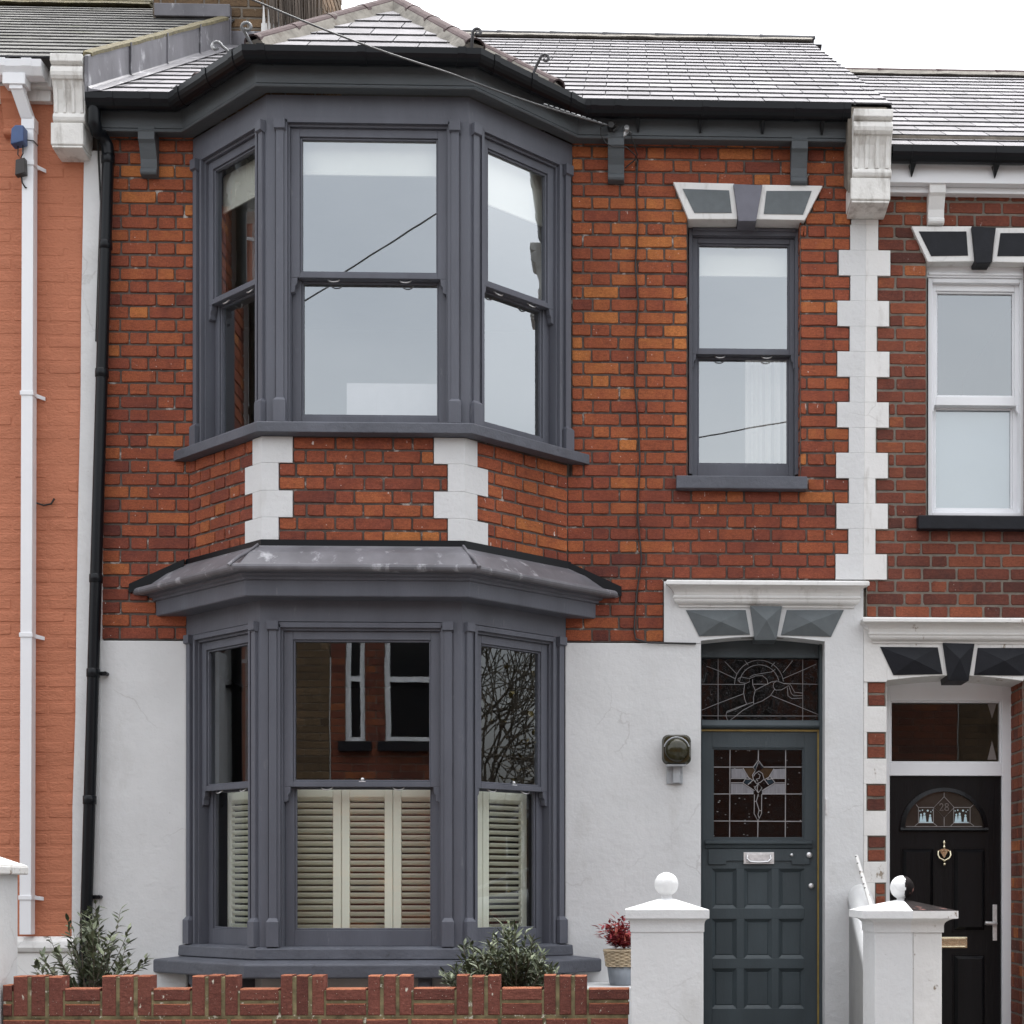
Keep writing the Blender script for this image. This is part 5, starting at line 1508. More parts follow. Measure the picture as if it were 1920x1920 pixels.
fq = Fr((0, PRY), (1, 0), (0, -1))
qX = lambda px: AX(px, 1600, PRY)
qZ = lambda py: AZ(py, 1770, PRY)
zq0 = qZ(1990)
df = MB()
df.box(qX(1652), qX(1667), -0.06, 0.03, zq0, qZ(1285), fq); df.box(qX(1877), qX(1894), -0.06, 0.03, zq0, qZ(1285), fq)
df.box(qX(1667), qX(1877), -0.06, 0.03, qZ(1315), qZ(1250), fq); df.box(qX(1667), qX(1877), -0.06, 0.03, qZ(1455), qZ(1431), fq)
for a, b, c, d in ((1667, 1671, 1315, 1431), (1873, 1877, 1315, 1431), (1671, 1873, 1315, 1318), (1671, 1873, 1428, 1431)): df.box(qX(a), qX(b), -0.04, 0.018, qZ(d), qZ(c), fq)
dfr = df.build('door_frame', M['upvc'], rhouse, 0.003)
g = MB(); g.ngon([fq.p(qX(1668), -0.01, qZ(1431)), fq.p(qX(1876), -0.01, qZ(1431)), fq.p(qX(1876), -0.01, qZ(1315)), fq.p(qX(1668), -0.01, qZ(1315))]); g.build('fanlight_pane', M['glassplain'], dfr)
for a, b in ((1318, 1346), (1424, 1388)):            # etched darts in the corner of the fanlight
    p = MB()
    p.prism([(qX(1852), qZ(a)), (qX(1869), qZ(a)), (qX(1860.5), qZ(b))], -0.009, -0.006, fq); p.build('etched_mark', M['number'], dfr)
hl = MB(); hl.add([(qX(1655), PRY + 0.5, zq0), (qX(1890), PRY + 0.5, zq0), (qX(1890), PRY + 0.5, 3.2), (qX(1655), PRY + 0.5, 3.2), (qX(1655), PRY + 0.065, zq0), (qX(1890), PRY + 0.065, zq0), (qX(1890), PRY + 0.065, 3.2), (qX(1655), PRY + 0.065, 3.2)], [(0, 1, 2, 3), (0, 4, 7, 3), (1, 5, 6, 2), (3, 2, 6, 7)]); hl.build('hallway', M['insidedark'], rhouse)
db = MB(); db.box(qX(1667.3), qX(1876.7), -0.06, 0.0, zq0, qZ(1455.3), fq)
Z6 = lambda x, y: (1640 + x / 4.464, 1430 + y / 4.464)
def q6(x, y): return at(*Z6(x, y), PRY)
bd = db.build('front_door', M['blackdoor'], rhouse, 0.003)
pm = MB()
def raised(x0, x1, y0, y1, e=26):
    O = [q6(x0, y1), q6(x1, y1), q6(x1, y0), q6(x0, y0)]; I = [q6(x0 + e, y1 - e), q6(x1 - e, y1 - e), q6(x1 - e, y0 + e), q6(x0 + e, y0 + e)]
    pm.frustum(O, I, 0.004, 0.024, fq)
    k = 10
    for (a, b, c, d) in ((x0 - k, x1 + k, y0 - k, y0 - k + 6), (x0 - k, x1 + k, y1 + k - 6, y1 + k), (x0 - k, x0 - k + 6, y0 - k + 6, y1 + k - 6), (x1 + k - 6, x1 + k, y0 - k + 6, y1 + k - 6)):
        p0, p1 = q6(a, d), q6(b, c); pm.box(p0[0], p1[0], 0.0, 0.008, p0[1], p1[1], fq)
for x0, x1 in ((235, 485), (665, 915)):
    raised(x0, x1, 725, 1400); raised(x0, x1, 1615, 2250)
cx0, cy0 = 578, 548
ra, rb2 = 348, 366
ar = []
for k in range(25):
    a_ = math.pi * k / 24
    ar.append((q6(cx0 + 366 * math.cos(a_), cy0 - 338 * math.sin(a_)), q6(cx0 + 328 * math.cos(a_), cy0 - 306 * math.sin(a_))))
for k in range(24):
    (o0, i0), (o1, i1) = ar[k], ar[k + 1]
    pm.wedge([fq.p(*(o0[0], 0, o0[1])), fq.p(o1[0], 0, o1[1]), fq.p(i1[0], 0, i1[1]), fq.p(i0[0], 0, i0[1])], [fq.p(o0[0], 0.012, o0[1]), fq.p(o1[0], 0.012, o1[1]), fq.p(i1[0], 0.024, i1[1]), fq.p(i0[0], 0.024, i0[1])])
p0, p1 = q6(212, 575), q6(945, 545); pm.extrude_u([(0, p0[1]), (0.02, p0[1]), (0.03, p0[1] + 0.008), (0.02, p1[1]), (0, p1[1])], p0[0], p1[0], fq)
pm.build('door_panel', M['blackdoor'], bd)
g = MB(); g.ngon([fq.p(i[0], 0.004, i[1]) for o, i in ar]); g.build('glass_pane', M['arched'], bd)
l6 = MB()
def lead6(pts, r=0.0022): l6.tube([fq.p(q6(x, y)[0], 0.006, q6(x, y)[1]) for x, y in pts], r, 5)
for pts in ([(580, 285), (665, 375), (580, 460), (495, 375), (580, 285)], [(580, 460), (580, 535)], [(365, 375), (495, 375)], [(665, 375), (800, 375)], [(365, 375), (345, 350)], [(800, 375), (830, 350)], [(580, 285), (580, 250)], [(365, 375), (365, 505), (335, 530)],
            [(490, 375), (490, 505), (520, 530)], [(660, 375), (660, 505), (635, 530)], [(797, 375), (797, 505), (830, 530)], [(365, 505), (490, 505)], [(660, 505), (797, 505)], [(262, 535), (900, 535)]): lead6(pts)
l6.build('leading', M['leadcame'], bd)
nb = MB()                                            # etched house number 28
def stroke(pts): nb.tube([fq.p(q6(x, y)[0], 0.0065, q6(x, y)[1]) for x, y in pts], 0.0032, 5)
stroke([(543, 358), (547, 347), (558, 343), (569, 349), (570, 362), (560, 378), (543, 400), (574, 400)])
stroke([(602, 370), (590, 362), (588, 350), (600, 342), (614, 348), (616, 360), (602, 370), (588, 380), (585, 392), (600, 402), (616, 396), (618, 382), (602, 370)])
nb.build('house_number', M['number'], bd)
for ox in (365, 660):                                # pale window stickers: little figures under stars
    p = MB()
    wdt = 127
    def blob(cx, cy, rx, ry, k=10): p.prism([q6(ox + cx + rx * math.cos(2 * math.pi * i / k), 390 + cy + ry * math.sin(2 * math.pi * i / k)) for i in range(k)], 0.005, 0.0065, fq)
    def poly(pts): p.prism([q6(ox + x, 390 + y) for x, y in pts], 0.005, 0.0065, fq)
    poly([(4, 106), (124, 106), (124, 114), (4, 114)])
    for (cx, h, s_) in ((22, 78, 1.0), (50, 88, 1.1), (98, 70, 1.0)):
        poly([(cx - 14 * s_, 105), (cx + 14 * s_, 105), (cx + 9 * s_, 105 - h * 0.6), (cx - 9 * s_, 105 - h * 0.6)])
        blob(cx, 105 - h * 0.75, 8 * s_, 10 * s_)
    for cx, cy, r in ((12, 14, 5), (34, 8, 6), (78, 12, 9), (104, 22, 5), (118, 8, 4)): blob(cx, cy, r, r, 7)
    p.build('window_sticker', M['sticker'], bd)
kn = MB()
kx = q6(577, 760)[0]
kz = lambda y: q6(577, y)[1]
kn.lathe([(0.004, -0.0), (0.010, 0.006), (0.011, 0.014), (0.005, 0.02), (0.007, 0.03), (0.012, 0.04), (0.006, 0.05), (0.003, 0.056)], (kx, PRY - 0.02, kz(735) + 0.012), 12)
kn.prism([(kx - 0.042, kz(742)), (kx + 0.042, kz(742)), (kx + 0.03, kz(730)), (kx, kz(718)), (kx - 0.03, kz(730))], 0.0, 0.022, fq)
kn.prism([(kx - 0.026, kz(744)), (kx + 0.026, kz(744)), (kx, kz(800))], 0.0, 0.016, fq)
kn.tube([fq.p(kx - 0.04, 0.022, kz(740)), fq.p(kx - 0.043, 0.028, kz(775)), fq.p(kx - 0.032, 0.032, kz(800)), fq.p(kx, 0.034, kz(822)), fq.p(kx + 0.032, 0.032, kz(800)), fq.p(kx + 0.043, 0.028, kz(775)), fq.p(kx + 0.04, 0.022, kz(740))], 0.0065, 8)
kn.sphere((kx, PRY - 0.03, kz(850)), 0.011, 12)
kn.build('door_knocker', M['brass'], bd)
lp2 = MB(); a0, a1 = q6(470, 1552), q6(775, 1458)
lp2.box(a0[0], a1[0], 0.0, 0.008, a0[1], a1[1], fq); lp2.box(a0[0], a1[0] - 0.012, 0.008, 0.018, a1[1] - 0.028, a1[1] - 0.006, fq); lp2.box(a0[0], a1[0] - 0.012, 0.008, 0.014, a0[1] + 0.006, a0[1] + 0.014, fq)
lp2.build('letter_plate', M['brass'], bd, 0.003)
hd_ = MB(); a0, a1 = q6(985, 1490), q6(1022, 1188)
hd_.box(a0[0], a1[0], 0.0, 0.012, a0[1], a1[1], fq)
hx, hz = q6(1003, 1345)
hd_.tube([fq.p(hx, 0.01, hz), fq.p(hx, 0.045, hz), fq.p(hx - 0.012, 0.055, hz), fq.p(hx - 0.075, 0.055, hz + 0.004)], [0.012, 0.011, 0.012, 0.014], 10)
hd_.build('door_handle', M['chrome'], bd, 0.004)

# ------------------------------------------------------------------ blinds, curtain, shutters inside the windows
for fr, a, b, ztop_, zb_, lab in ((cants(CXU)[1], HF - 0.44, HF + 0.44, zhU - 0.02, AZ(330, 690, -0.47), 'cream roller blind half rolled in the wide front pane of the upstairs bay'),
                                  (cants(CXU)[0], 0.15, CW - 0.14, zhU - 0.06, AZ(365, 440, -0.3), 'cream roller blind in the left angled pane of the upstairs bay'),
                                  (cants(CXU)[2], 0.15, CW - 0.14, zhU - 0.02, AZ(388, 970, -0.3), 'cream roller blind in the right angled pane of the upstairs bay'),
                                  (fsw, wx0 + 0.03, wx1 - 0.03, wz1 - 0.01, AZ(520, 1390, 0.25), 'cream roller blind in the small upstairs window over the door')):
    t = thing('roller_blind', lab, 'blind', fr.p((a + b) / 2, -0.18, zb_), 'roller blinds upstairs')
    n_ = -0.135
    f = MB(); f.box(a, b, n_ - 0.002, n_, zb_ + 0.02, ztop_, fr); f.build('blind_fabric', M['blind'], t)
    f = MB(); f.box(a, b, n_ - 0.008, n_ + 0.006, zb_, zb_ + 0.022, fr); f.build('bottom_bar', M['blind'], t, 0.003)
    f = MB(); f.tube([fr.p(a, n_ - 0.027, ztop_ + 0.0), fr.p(b, n_ - 0.027, ztop_ + 0.0)], 0.024, 12); f.build('roller_tube', M['blind'], t)
cu = MB()
xa, xb = AX(1397, 770, 0.32), AX(1490, 770, 0.32)
rings = []
pts = []
for k in range(41):
    f = k / 40; pts.append((xa + (xb - xa) * f, 0.32 + 0.018 * math.sin(f * 34) + 0.008 * math.sin(f * 13)))
zc0_, zc1_ = wz0 - 0.05, wzm + 0.02
for (x, y) in pts: rings.append([(x, y, zc0_), (x, y + 0.006, zc0_), (x, y + 0.006, zc1_), (x, y, zc1_)])
cu.sweep(rings)
tag(cu.build('curtain', M['curtain']), 'pale hanging curtain in the lower right of the small upstairs window', 'curtain')
bxm = MB(); xa, xb = AX(650, 745, -0.33), AX(822, 745, -0.33)
bxm.box(xa, xb, 0.25, 0.33, zsU - 0.02, AZ(719, 730, -0.33))
for q in (0.33, 0.66): bxm.box(xa + (xb - xa) * q, xa + (xb - xa) * q + 0.004, 0.33, 0.332, zsU, AZ(722, 730, -0.33))
tag(bxm.build('storage_box', M['carton'], None, 0.004), 'pale low box standing inside the wide front pane of the upstairs bay', 'box')


def shutter(fr, u0, u1, n_, z0, z1, lab, tilt=-33, st_=0.05):
    t = thing('window_shutter', lab, 'shutter', fr.p((u0 + u1) / 2, n_, z0), 'louvred shutters in the ground-floor bay')
    s_ = MB()
    s_.box(u0, u0 + st_, n_ - 0.028, n_, z0, z1, fr); s_.box(u1 - st_, u1, n_ - 0.028, n_, z0, z1, fr)
    s_.box(u0 + st_, u1 - st_, n_ - 0.028, n_, z0, z0 + 0.045, fr); s_.box(u0 + st_, u1 - st_, n_ - 0.028, n_, z1 - 0.07, z1, fr)
    s_.build('shutter_frame', M['shutter'], t, 0.004)
    l = MB()
    pitch = 0.0395; z = z0 + 0.045 + pitch * 0.5
    ct, s2_ = math.cos(R(tilt)), math.sin(R(tilt))
    while z < z1 - 0.075:
        h = 0.026
        P = []
        for k in range(8):
            a_ = 2 * math.pi * k / 8; c, d = h * math.cos(a_), 0.0056 * math.sin(a_)
            P.append((n_ - 0.014 + c * ct - d * s2_, z - c * s2_ - d * ct))
        l.extrude_u(P, u0 + st_ + 0.002, u1 - st_ - 0.002, fr)
        z += pitch
    l.build('louvres', M['shutter'], t)


zs0, zs1 = zsL + 0.05, zmL - 0.005
fL, fF, fR_ = cants(CXL)
cF = HF
sx = lambda px: HF + (AX(px, 1600, -0.43) - CXL)
shutter(fF, sx(560) - 0.19, sx(638), -0.2, zs0, zs1, 'cream louvred shutter at the left of the wide ground-floor bay pane')
shutter(fF, sx(638) + 0.003, sx(735), -0.2, zs0, zs1, 'cream louvred shutter in the middle of the wide ground-floor bay pane')
shutter(fF, sx(735) + 0.003, sx(735) + 0.33, -0.2, zs0, zs1, 'cream louvred shutter at the right of the wide ground-floor bay pane')
shutter(fL, 0.05, 0.36, -0.2, zs0, zs1, 'cream louvred shutter nearest the corner in the left angled bay pane')
shutter(fL, 0.363, 0.70, -0.2, zs0, zs1, 'cream louvred shutter nearest the wall in the left angled bay pane')
shutter(fR_, 0.05, 0.33, -0.2, zs0, zs1, 'cream louvred shutter nearest the corner in the right angled bay pane', -35)
shutter(fR_, 0.333, 0.70, -0.2, zs0, zs1, 'cream louvred shutter nearest the wall in the right angled bay pane', -27)

# ------------------------------------------------------------------ lamp on the wall
lx, lz = AX(1268.5, 1420, -0.08), AZ(1420, 1268, -0.08)
lamp = thing('wall_lamp', 'smoked olive bulkhead lamp on a pale bracket left of the grey front door', 'lamp', (lx, 0, AZ(1470, 1268)))
b = MB(); b.box(AX(1250, 1455, -0.02), AX(1280, 1455, -0.02), 0.014, 0.03, AZ(1470, 1265, -0.02), AZ(1437, 1265, -0.02)); b.box(AX(1262, 1455, -0.05), AX(1275, 1455, -0.05), 0.03, 0.06, AZ(1468, 1265, -0.05), AZ(1432, 1265, -0.05)); b.build('bracket', M['alu'], lamp, 0.003)
b = MB(); xa, xb, za_, zb__ = AX(1241, 1410, -0.1), AX(1296, 1410, -0.1), AZ(1434, 1268, -0.1), AZ(1377, 1268, -0.1)
def rrect(e, c=0.042):
    P = []
    for (cx_, cz_, a0) in ((xb - e - c, za_ + e + c, -90), (xb - e - c, zb__ - e - c, 0), (xa + e + c, zb__ - e - c, 90), (xa + e + c, za_ + e + c, 180)):
        P += [(cx_ + c * math.cos(R(a0 + 18 * k)), cz_ + c * math.sin(R(a0 + 18 * k))) for k in range(6)]
    return P
b.frustum(rrect(0.006), rrect(0.0), 0.05, 0.085); b.frustum(rrect(0.0), rrect(0.012), 0.0852, 0.12)
b.build('lamp_housing', M['smoked'], lamp, 0.002)
b = MB(); cxl, czl = (xa + xb) / 2, (za_ + zb__) / 2 - 0.004
b.lathe([(0.078, 0.0), (0.076, 0.014), (0.066, 0.028), (0.046, 0.040), (0.02, 0.046), (0.002, 0.047)], (cxl, -0.118, czl), 28, axis='y'); b.build('lamp_lens', M['smoked'], lamp)
b = MB(); b.tube([(cxl + 0.082 * math.cos(a_), -0.121, czl + 0.082 * math.sin(a_)) for a_ in [R(15 + 150 * k / 16) for k in range(17)]], 0.0045, 6); b.build('lens_ring', M['alu'], lamp)
b = MB(); b.prism([(AX(1250, 1436, -0.1), AZ(1437, 1268, -0.1)), (AX(1286, 1436, -0.1), AZ(1435.5, 1268, -0.1)), (AX(1286, 1433, -0.1), AZ(1433, 1268, -0.1)), (AX(1250, 1433, -0.1), AZ(1433, 1268, -0.1))], 0.05, 0.11); b.build('lamp_lip', M['alu'], lamp)

# ------------------------------------------------------------------ cables
oc = thing('overhead_cable', 'thin twisted overhead cable crossing the bay eaves to the fascia', 'cable', (AX(1143, 235, -0.12), -0.12, AZ(235, 1143, -0.12)))
a = Vector((AX(1143, 235, -0.14), -0.14, AZ(236, 1143, -0.14)))
pts = []
P1 = Vector((AX(840, 136, -0.94), -0.94, AZ(136, 840, -0.94))); P2 = Vector((AX(470, -2, -1.25), -1.25, AZ(-2, 470, -1.25)))
for k in range(9):
    f = k / 8; q = a.lerp(P1, f); q.z -= 0.015 * math.sin(math.pi * f); pts.append(q)
for k in range(1, 9):
    f = k / 8; q = P1.lerp(P2, f); q.z -= 0.02 * math.sin(math.pi * f); pts.append(q)
pts.append(P2 + (P2 - P1) * 2.2)
m = MB(); m.tube(pts, 0.0055, 6); m.build('cable_span', M['cablegrey'], oc)
m = MB()
for k in range(12):
    f = 0.02 + 0.42 * k / 12; q = a.lerp(P1, f); m.tube([q, q + (P1 - a).normalized() * 0.03], 0.0065, 5)
m.build('twisted_grip', M['iron'], oc)
m = MB(); m.lathe([(0.02, 0), (0.024, 0.015), (0.014, 0.04), (0.02, 0.06)], (a.x + 0.01, -0.1, a.z), 10, axis='y'); m.tube([a + Vector((0.02, 0, 0.02)), a + Vector((0.05, 0.02, 0.0)), a + Vector((0.02, 0.0, -0.035))], 0.008, 6); m.build('anchor', M['cable'], oc)
m = MB(); x2, z2 = AX(1175, 240, -0.13), AZ(240, 1175, -0.13)
m.lathe([(0.018, 0), (0.024, 0.02), (0.016, 0.04)], (x2, -0.1, z2), 10, axis='y'); m.prism([(x2 - 0.02, z2 - 0.05), (x2 + 0.03, z2 - 0.015), (x2 - 0.018, z2 - 0.01)], 0.1, 0.12); m.build('insulator', M['iron'], oc)
m = MB()
V3 = lambda px, py, Y: (AX(px, py, Y), Y, AZ(py, px, Y))
m.tube([V3(1140, 232, -0.13), V3(1126, 238, -0.14), V3(1127, 254, -0.14), V3(1136, 268, -0.15), V3(1148, 275, -0.17), V3(1175, 276, -0.17), V3(1190, 290, -0.08), V3(1196, 300, -0.02)], 0.004, 6)
m.tube([V3(1180, 247, -0.12), V3(1186, 262, -0.12), V3(1195, 290, -0.05), V3(1190, 300, -0.03), V3(1172, 315, -0.02)], 0.004, 6)
pts = [V3(1196, 300, -0.012), V3(1192, 350, -0.012), V3(1196, 420, -0.012), V3(1191, 500, -0.012), V3(1197, 570, -0.012), V3(1191, 640, -0.012), V3(1190, 720, -0.012), V3(1197, 800, -0.012), V3(1200, 870, -0.012), V3(1195, 960, -0.012), V3(1203, 1050, -0.012), V3(1193, 1120, -0.012), V3(1189, 1180, -0.012), V3(1192, 1198, -0.02), V3(1215, 1205, -0.03), V3(1305, 1207, -0.026)]
m.tube(pts, 0.0062, 6)
tag(m.build('wall_cable', M['cable']), 'thin black cable running down the brickwork right of the bay', 'cable')
# thick cable behind the black downpipe
m = MB(); m.tube([V3(183, 235, -0.06), V3(185, 300, -0.04), V3(189, 380, -0.035), V3(180, 640, -0.035)], 0.006, 6)
tag(m.build('wall_cable', M['cable']), 'thin black cable hanging down the white strip beside the black downpipe', 'cable')

# ------------------------------------------------------------------ front garden walls, pillars, plants
GY = -2.29
gw = MB()
T = 0.1025
fg = Fr((0, GY), (1, 0), (0, -1))
gx = lambda px: AX(px, 1880, GY)
gz = lambda py: AZ(py, 600, GY)
zt_s, zt_l, z_b = gz(1829), gz(1853.5), gz(1904)
def gbrick(u0, u1, z0, z1, mi=0, dn=0.0, nb=-T):
    r_ = min(1, max(0, rnd.gauss(0.5, 0.25))); e = 0.005
    q = lambda: rnd.uniform(-0.002, 0.002)
    d = rnd.uniform(-0.002, 0.002) + dn
    O = [(u0, z0), (u1, z0), (u1, z1), (u0, z1)]; I = [(u0 + e + q(), z0 + e + q()), (u1 - e + q(), z0 + e + q()), (u1 - e + q(), z1 - e + q()), (u0 + e + q(), z1 - e + q())]
    V = [fg.p(u, nb, z) for u, z in O] + [fg.p(u, d - e, z) for u, z in O] + [fg.p(u, d, z) for u, z in I]
    gw.add(V, [(8, 9, 10, 11), (4, 5, 9, 8), (5, 6, 10, 9), (7, 4, 8, 11), (0, 1, 5, 4), (1, 2, 6, 5), (3, 0, 4, 7), (3, 2, 1, 0)], mi, (r_, rnd.random(), 0))
    gw.add([V[6], V[7], V[11], V[10]], [(0, 1, 2, 3)], 2, (rnd.random(), 0, 0)); gw.add([V[2], V[3], V[7], V[6]], [(0, 1, 2, 3)], 2, (rnd.random(), 0, 0))
starts = [(25, 117), (191, 283), (360, 445), (526, 607), (690, 771), (856, 937), (1020, 1100)]
zm2 = (zt_l + z_b) / 2
gw.box(gx(6), gx(1178), -T + 0.004, -0.008, 0.05, zt_l - 0.012, fg, 1)
for a, b in starts:
    u0, u1 = gx(a), gx(b); w_ = (u1 - u0 - 0.038) / 3
    gw.box(u0 + 0.003, u1 - 0.003, -T + 0.004, -0.006, z_b - 0.01, zt_s - 0.008, fg, 1)
    for k in range(3):
        gbrick(u0 + k * (w_ + 0.019), u0 + k * (w_ + 0.019) + w_, z_b, zt_s + rnd.uniform(-0.004, 0.003))
xs_ = [(117, 191), (283, 360), (445, 526), (607, 690), (771, 856), (937, 1020), (1100, 1184)]
for a, b in xs_:
    gbrick(gx(a) + 0.011, gx(b) - 0.011, zm2 + 0.008, zt_l + rnd.uniform(-0.003, 0.003)); gbrick(gx(a) + 0.011, gx(b) - 0.011, z_b, zm2 - 0.008)
gbrick(gx(5), gx(25) - 0.009, zm2 + 0.008, zt_l + 0.02); gbrick(gx(5), gx(25) - 0.009, z_b, zm2 - 0.008)
z = z_b - 0.019
kk = 0
while z > 0.05:
    u = gx(5) - (0.11 if kk % 2 else 0.0)
    while u < gx(1178):
        a, b = max(u, gx(5)), min(u + 0.207, gx(1178))
        if b - a > 0.03: gbrick(a, b, z - 0.065, z)
        u += 0.225
    z -= 0.081; kk += 1
tag(gw.build('garden_wall', [M['newbrick'], M['mortar3'], M['newbricktop']]), 'low plum red brick garden wall with a notched top in front of the bay', 'wall')


def pillar(label, px0, px1, Yf, depth, pyt, capx0, capx1, slab_t, slab_b, cove_b, apex_px, apex_py, ball_py, ball_r, mats, group='gate pillars along the pavement', split=None, ball=True):
    xa, xb = AX(px0, 1800, Yf), AX(px1, 1800, Yf)
    t = thing('gate_pillar', label, 'gate pillar', ((xa + xb) / 2, Yf + depth / 2, 0), group)
    za_ = AZ(cove_b, (px0 + px1) / 2, Yf)
    b = MB()
    if split is None: b.box(xa, xb, -(Yf + depth), -Yf, 0, za_)
    else:
        xm = AX(split, 1800, Yf)
        b.box(xa, xm, -(Yf + depth), -Yf, 0, za_, mi=0); b.box(xm + 0.001, xb - 0.004, -(Yf + depth) + 0.003, -Yf - 0.004, 0, za_, mi=1)
    b.build('pillar_shaft', mats[:2] if split else mats[0], t, 0.006)
    cx = (xa + xb) / 2; cy = Yf + depth / 2
    hw = (xb - xa) / 2; hd = depth / 2
    ov = (AX(capx1, 1710, Yf - 0.03) - AX(capx0, 1710, Yf - 0.03)) / 2 - hw
    zs1_, zs0_ = AZ(slab_t, apex_px, Yf - ov), AZ(slab_b, apex_px, Yf - ov)
    c = MB()
    def rect(o, z): return [(cx - hw - o, cy - hd - o, z), (cx + hw + o, cy - hd - o, z), (cx + hw + o, cy + hd + o, z), (cx - hw - o, cy + hd + o, z)]
    levels = [rect(0.004, za_ - 0.03), rect(0.004, za_ + 0.004)] + [rect(0.004 + (ov - 0.008) * (1 - math.cos(math.pi / 2 * k / 5)), za_ + 0.004 + (zs0_ - za_ - 0.006) * math.sin(math.pi / 2 * k / 5)) for k in range(1, 6)] + [rect(ov, zs0_), rect(ov, zs1_)]
    zap = AZ(apex_py, apex_px, cy)
    zbl = AZ(ball_py, apex_px, cy); rb_ = ball_r / FPX * (cy + CAM_D)
    V = [p for l in levels for p in l]; n = len(levels)
    split_f = split is not None
    for i in range(n - 1):
        for k in range(4):
            k2 = (k + 1) % 4
            if split_f and k in (0, 2) :
                A, B, Cc, Dd = V[i * 4 + k], V[i * 4 + k2], V[(i + 1) * 4 + k2], V[(i + 1) * 4 + k]
                mA = tuple((A[j] + B[j]) / 2 + (0.01 if j == 0 else 0) for j in range(3)); mD = tuple((Dd[j] + Cc[j]) / 2 + (0.01 if j == 0 else 0) for j in range(3))
                left_first = k == 0
                c.add([A, mA, mD, Dd], [(0, 1, 2, 3)], 0 if left_first else 1); c.add([mA, B, Cc, mD], [(0, 1, 2, 3)], 1 if left_first else 0)
            else:
                c.add([V[i * 4 + k], V[i * 4 + k2], V[(i + 1) * 4 + k2], V[(i + 1) * 4 + k]], [(0, 1, 2, 3)], (1 if k == 1 else 0) if split_f else 0)
    top = levels[-1]; ap_ = (cx, cy, zap)
    if split_f:
        m0 = tuple((top[0][j] + top[1][j]) / 2 + (0.01 if j == 0 else 0) for j in range(3)); m2 = tuple((top[2][j] + top[3][j]) / 2 for j in range(3))
        c.add([top[0], m0, ap_], [(0, 1, 2)], 0); c.add([m0, top[1], ap_], [(0, 1, 2)], 2); c.add([top[1], top[2], ap_], [(0, 1, 2)], 2); c.add([top[2], m2, ap_], [(0, 1, 2)], 2); c.add([m2, top[3], ap_], [(0, 1, 2)], 0); c.add([top[3], top[0], ap_], [(0, 1, 2)], 0)
    else:
        c.add(top + [ap_], [(0, 1, 4), (1, 2, 4), (2, 3, 4), (3, 0, 4)])
    c.build('pillar_cap', mats, t, 0.0 if split_f else 0.006)
    if ball:
        s_ = MB()
        s_.sphere((cx, cy, zbl), rb_, 72)
        s_.lathe([(rb_ * 0.5, -rb_ - 0.018), (rb_ * 0.42, -rb_ * 0.88)], (cx, cy, zbl), 20)
        o = s_.build('ball_finial', [mats[0], mats[-1]], t)
        if split_f:
            for p in o.data.polygons:
                if p.center.x - cx > 0.12 * rb_ + 0.004 * math.sin(p.center.z * 140): p.material_index = 1
    return t


pillar('pale grey rendered gate pillar with a white ball finial left of the grey door', 1183, 1319, -2.5, 0.36, 1735, 1177, 1335, 1706, 1722, 1736, 1255, 1681, 1658, 22.5, [M['render']])
pillar('gate pillar painted half white and half peeling black, with a two-tone ball finial', 1640, 1768, -2.5, 0.40, 1736, 1608, 1785, 1708, 1722, 1737, 1697, 1685, 1664, 22.5, [M['render'], M['wornpillar'], M['wornblack']], split=1712)
# left pillar at the picture's edge, flat sloping cap without a ball
t = thing('gate_pillar', 'rough white pillar with a chipped sloping cap at the left edge', 'gate pillar', (AX(0, 1800, -2.4), -2.3, 0), 'gate pillars along the pavement')
b = MB(); xb = AX(34, 1700, -2.05)
b.box(xb - 0.42, xb, 2.05, 2.45, 0, AZ(1634, 20, -2.45)); b.build('pillar_shaft', M['render'], t, 0.008)
b = MB(); z0, z1 = AZ(1639, 20, -2.48), AZ(1622, 20, -2.48)
xc_ = xb + 0.040
b.wedge([(xb - 0.45, -2.49, z0), (xc_, -2.49, z0), (xc_, -2.01, z0), (xb - 0.45, -2.01, z0)], [(xb - 0.45, -2.49, z1), (xc_, -2.49, z1), (xc_, -2.01, z1), (xb - 0.45, -2.01, z1)])
b.wedge([(xb - 0.45, -2.49, z1 + 0.0005), (xc_, -2.49, z1 + 0.0005), (xc_, -2.01, z1 + 0.0005), (xb - 0.45, -2.01, z1 + 0.0005)], [(xb - 0.30, -2.3, z1 + 0.075), (xb - 0.12, -2.3, z1 + 0.075), (xb - 0.12, -2.2, z1 + 0.075), (xb - 0.30, -2.2, z1 + 0.075)])
b.build('pillar_cap', M['worn'], t, 0.008)

# sloping rendered wall between the two front paths
dw = thing('dividing_wall', 'white rendered garden wall with a rounded top sloping down between the two doors', 'wall', (1.4, -1.0, 0))
m = MB()
rings = []
for k in range(15):
    f = k / 14; Y = -0.0 - 2.12 * f
    xl = AX(1590, 1700, -0.05) + (AX(1619, 1800, -2.1) - AX(1590, 1700, -0.05)) * f
    hw = 0.085
    zc = AZ(1690, 1600, -0.05) + (AZ(1830, 1619, -2.1) - AZ(1690, 1600, -0.05)) * f
    ring = [(xl + 0.012, Y, 0.1), (xl + 0.012, Y, zc)]
    for j in range(9):
        a_ = math.pi - math.pi * j / 8; ring.append((xl + hw + hw * math.cos(a_), Y, zc + 0.115 * math.sin(a_)))
    ring += [(xl + 2 * hw - 0.012, Y, zc), (xl + 2 * hw - 0.012, Y, 0.1)]
    rings.append(ring)
m.sweep(rings, 0, True, True)
m.build('wall_body', M['render'], dw)
rp = MB(); ax_, bx_ = V3(1606, 1606, -0.06), V3(1634, 1702, -0.9)
pts = []
for k in range(25):
    f = k / 24; p = Vector(ax_).lerp(Vector(bx_), f); pts.append(p)
rp.tube(pts, 0.013, 8)
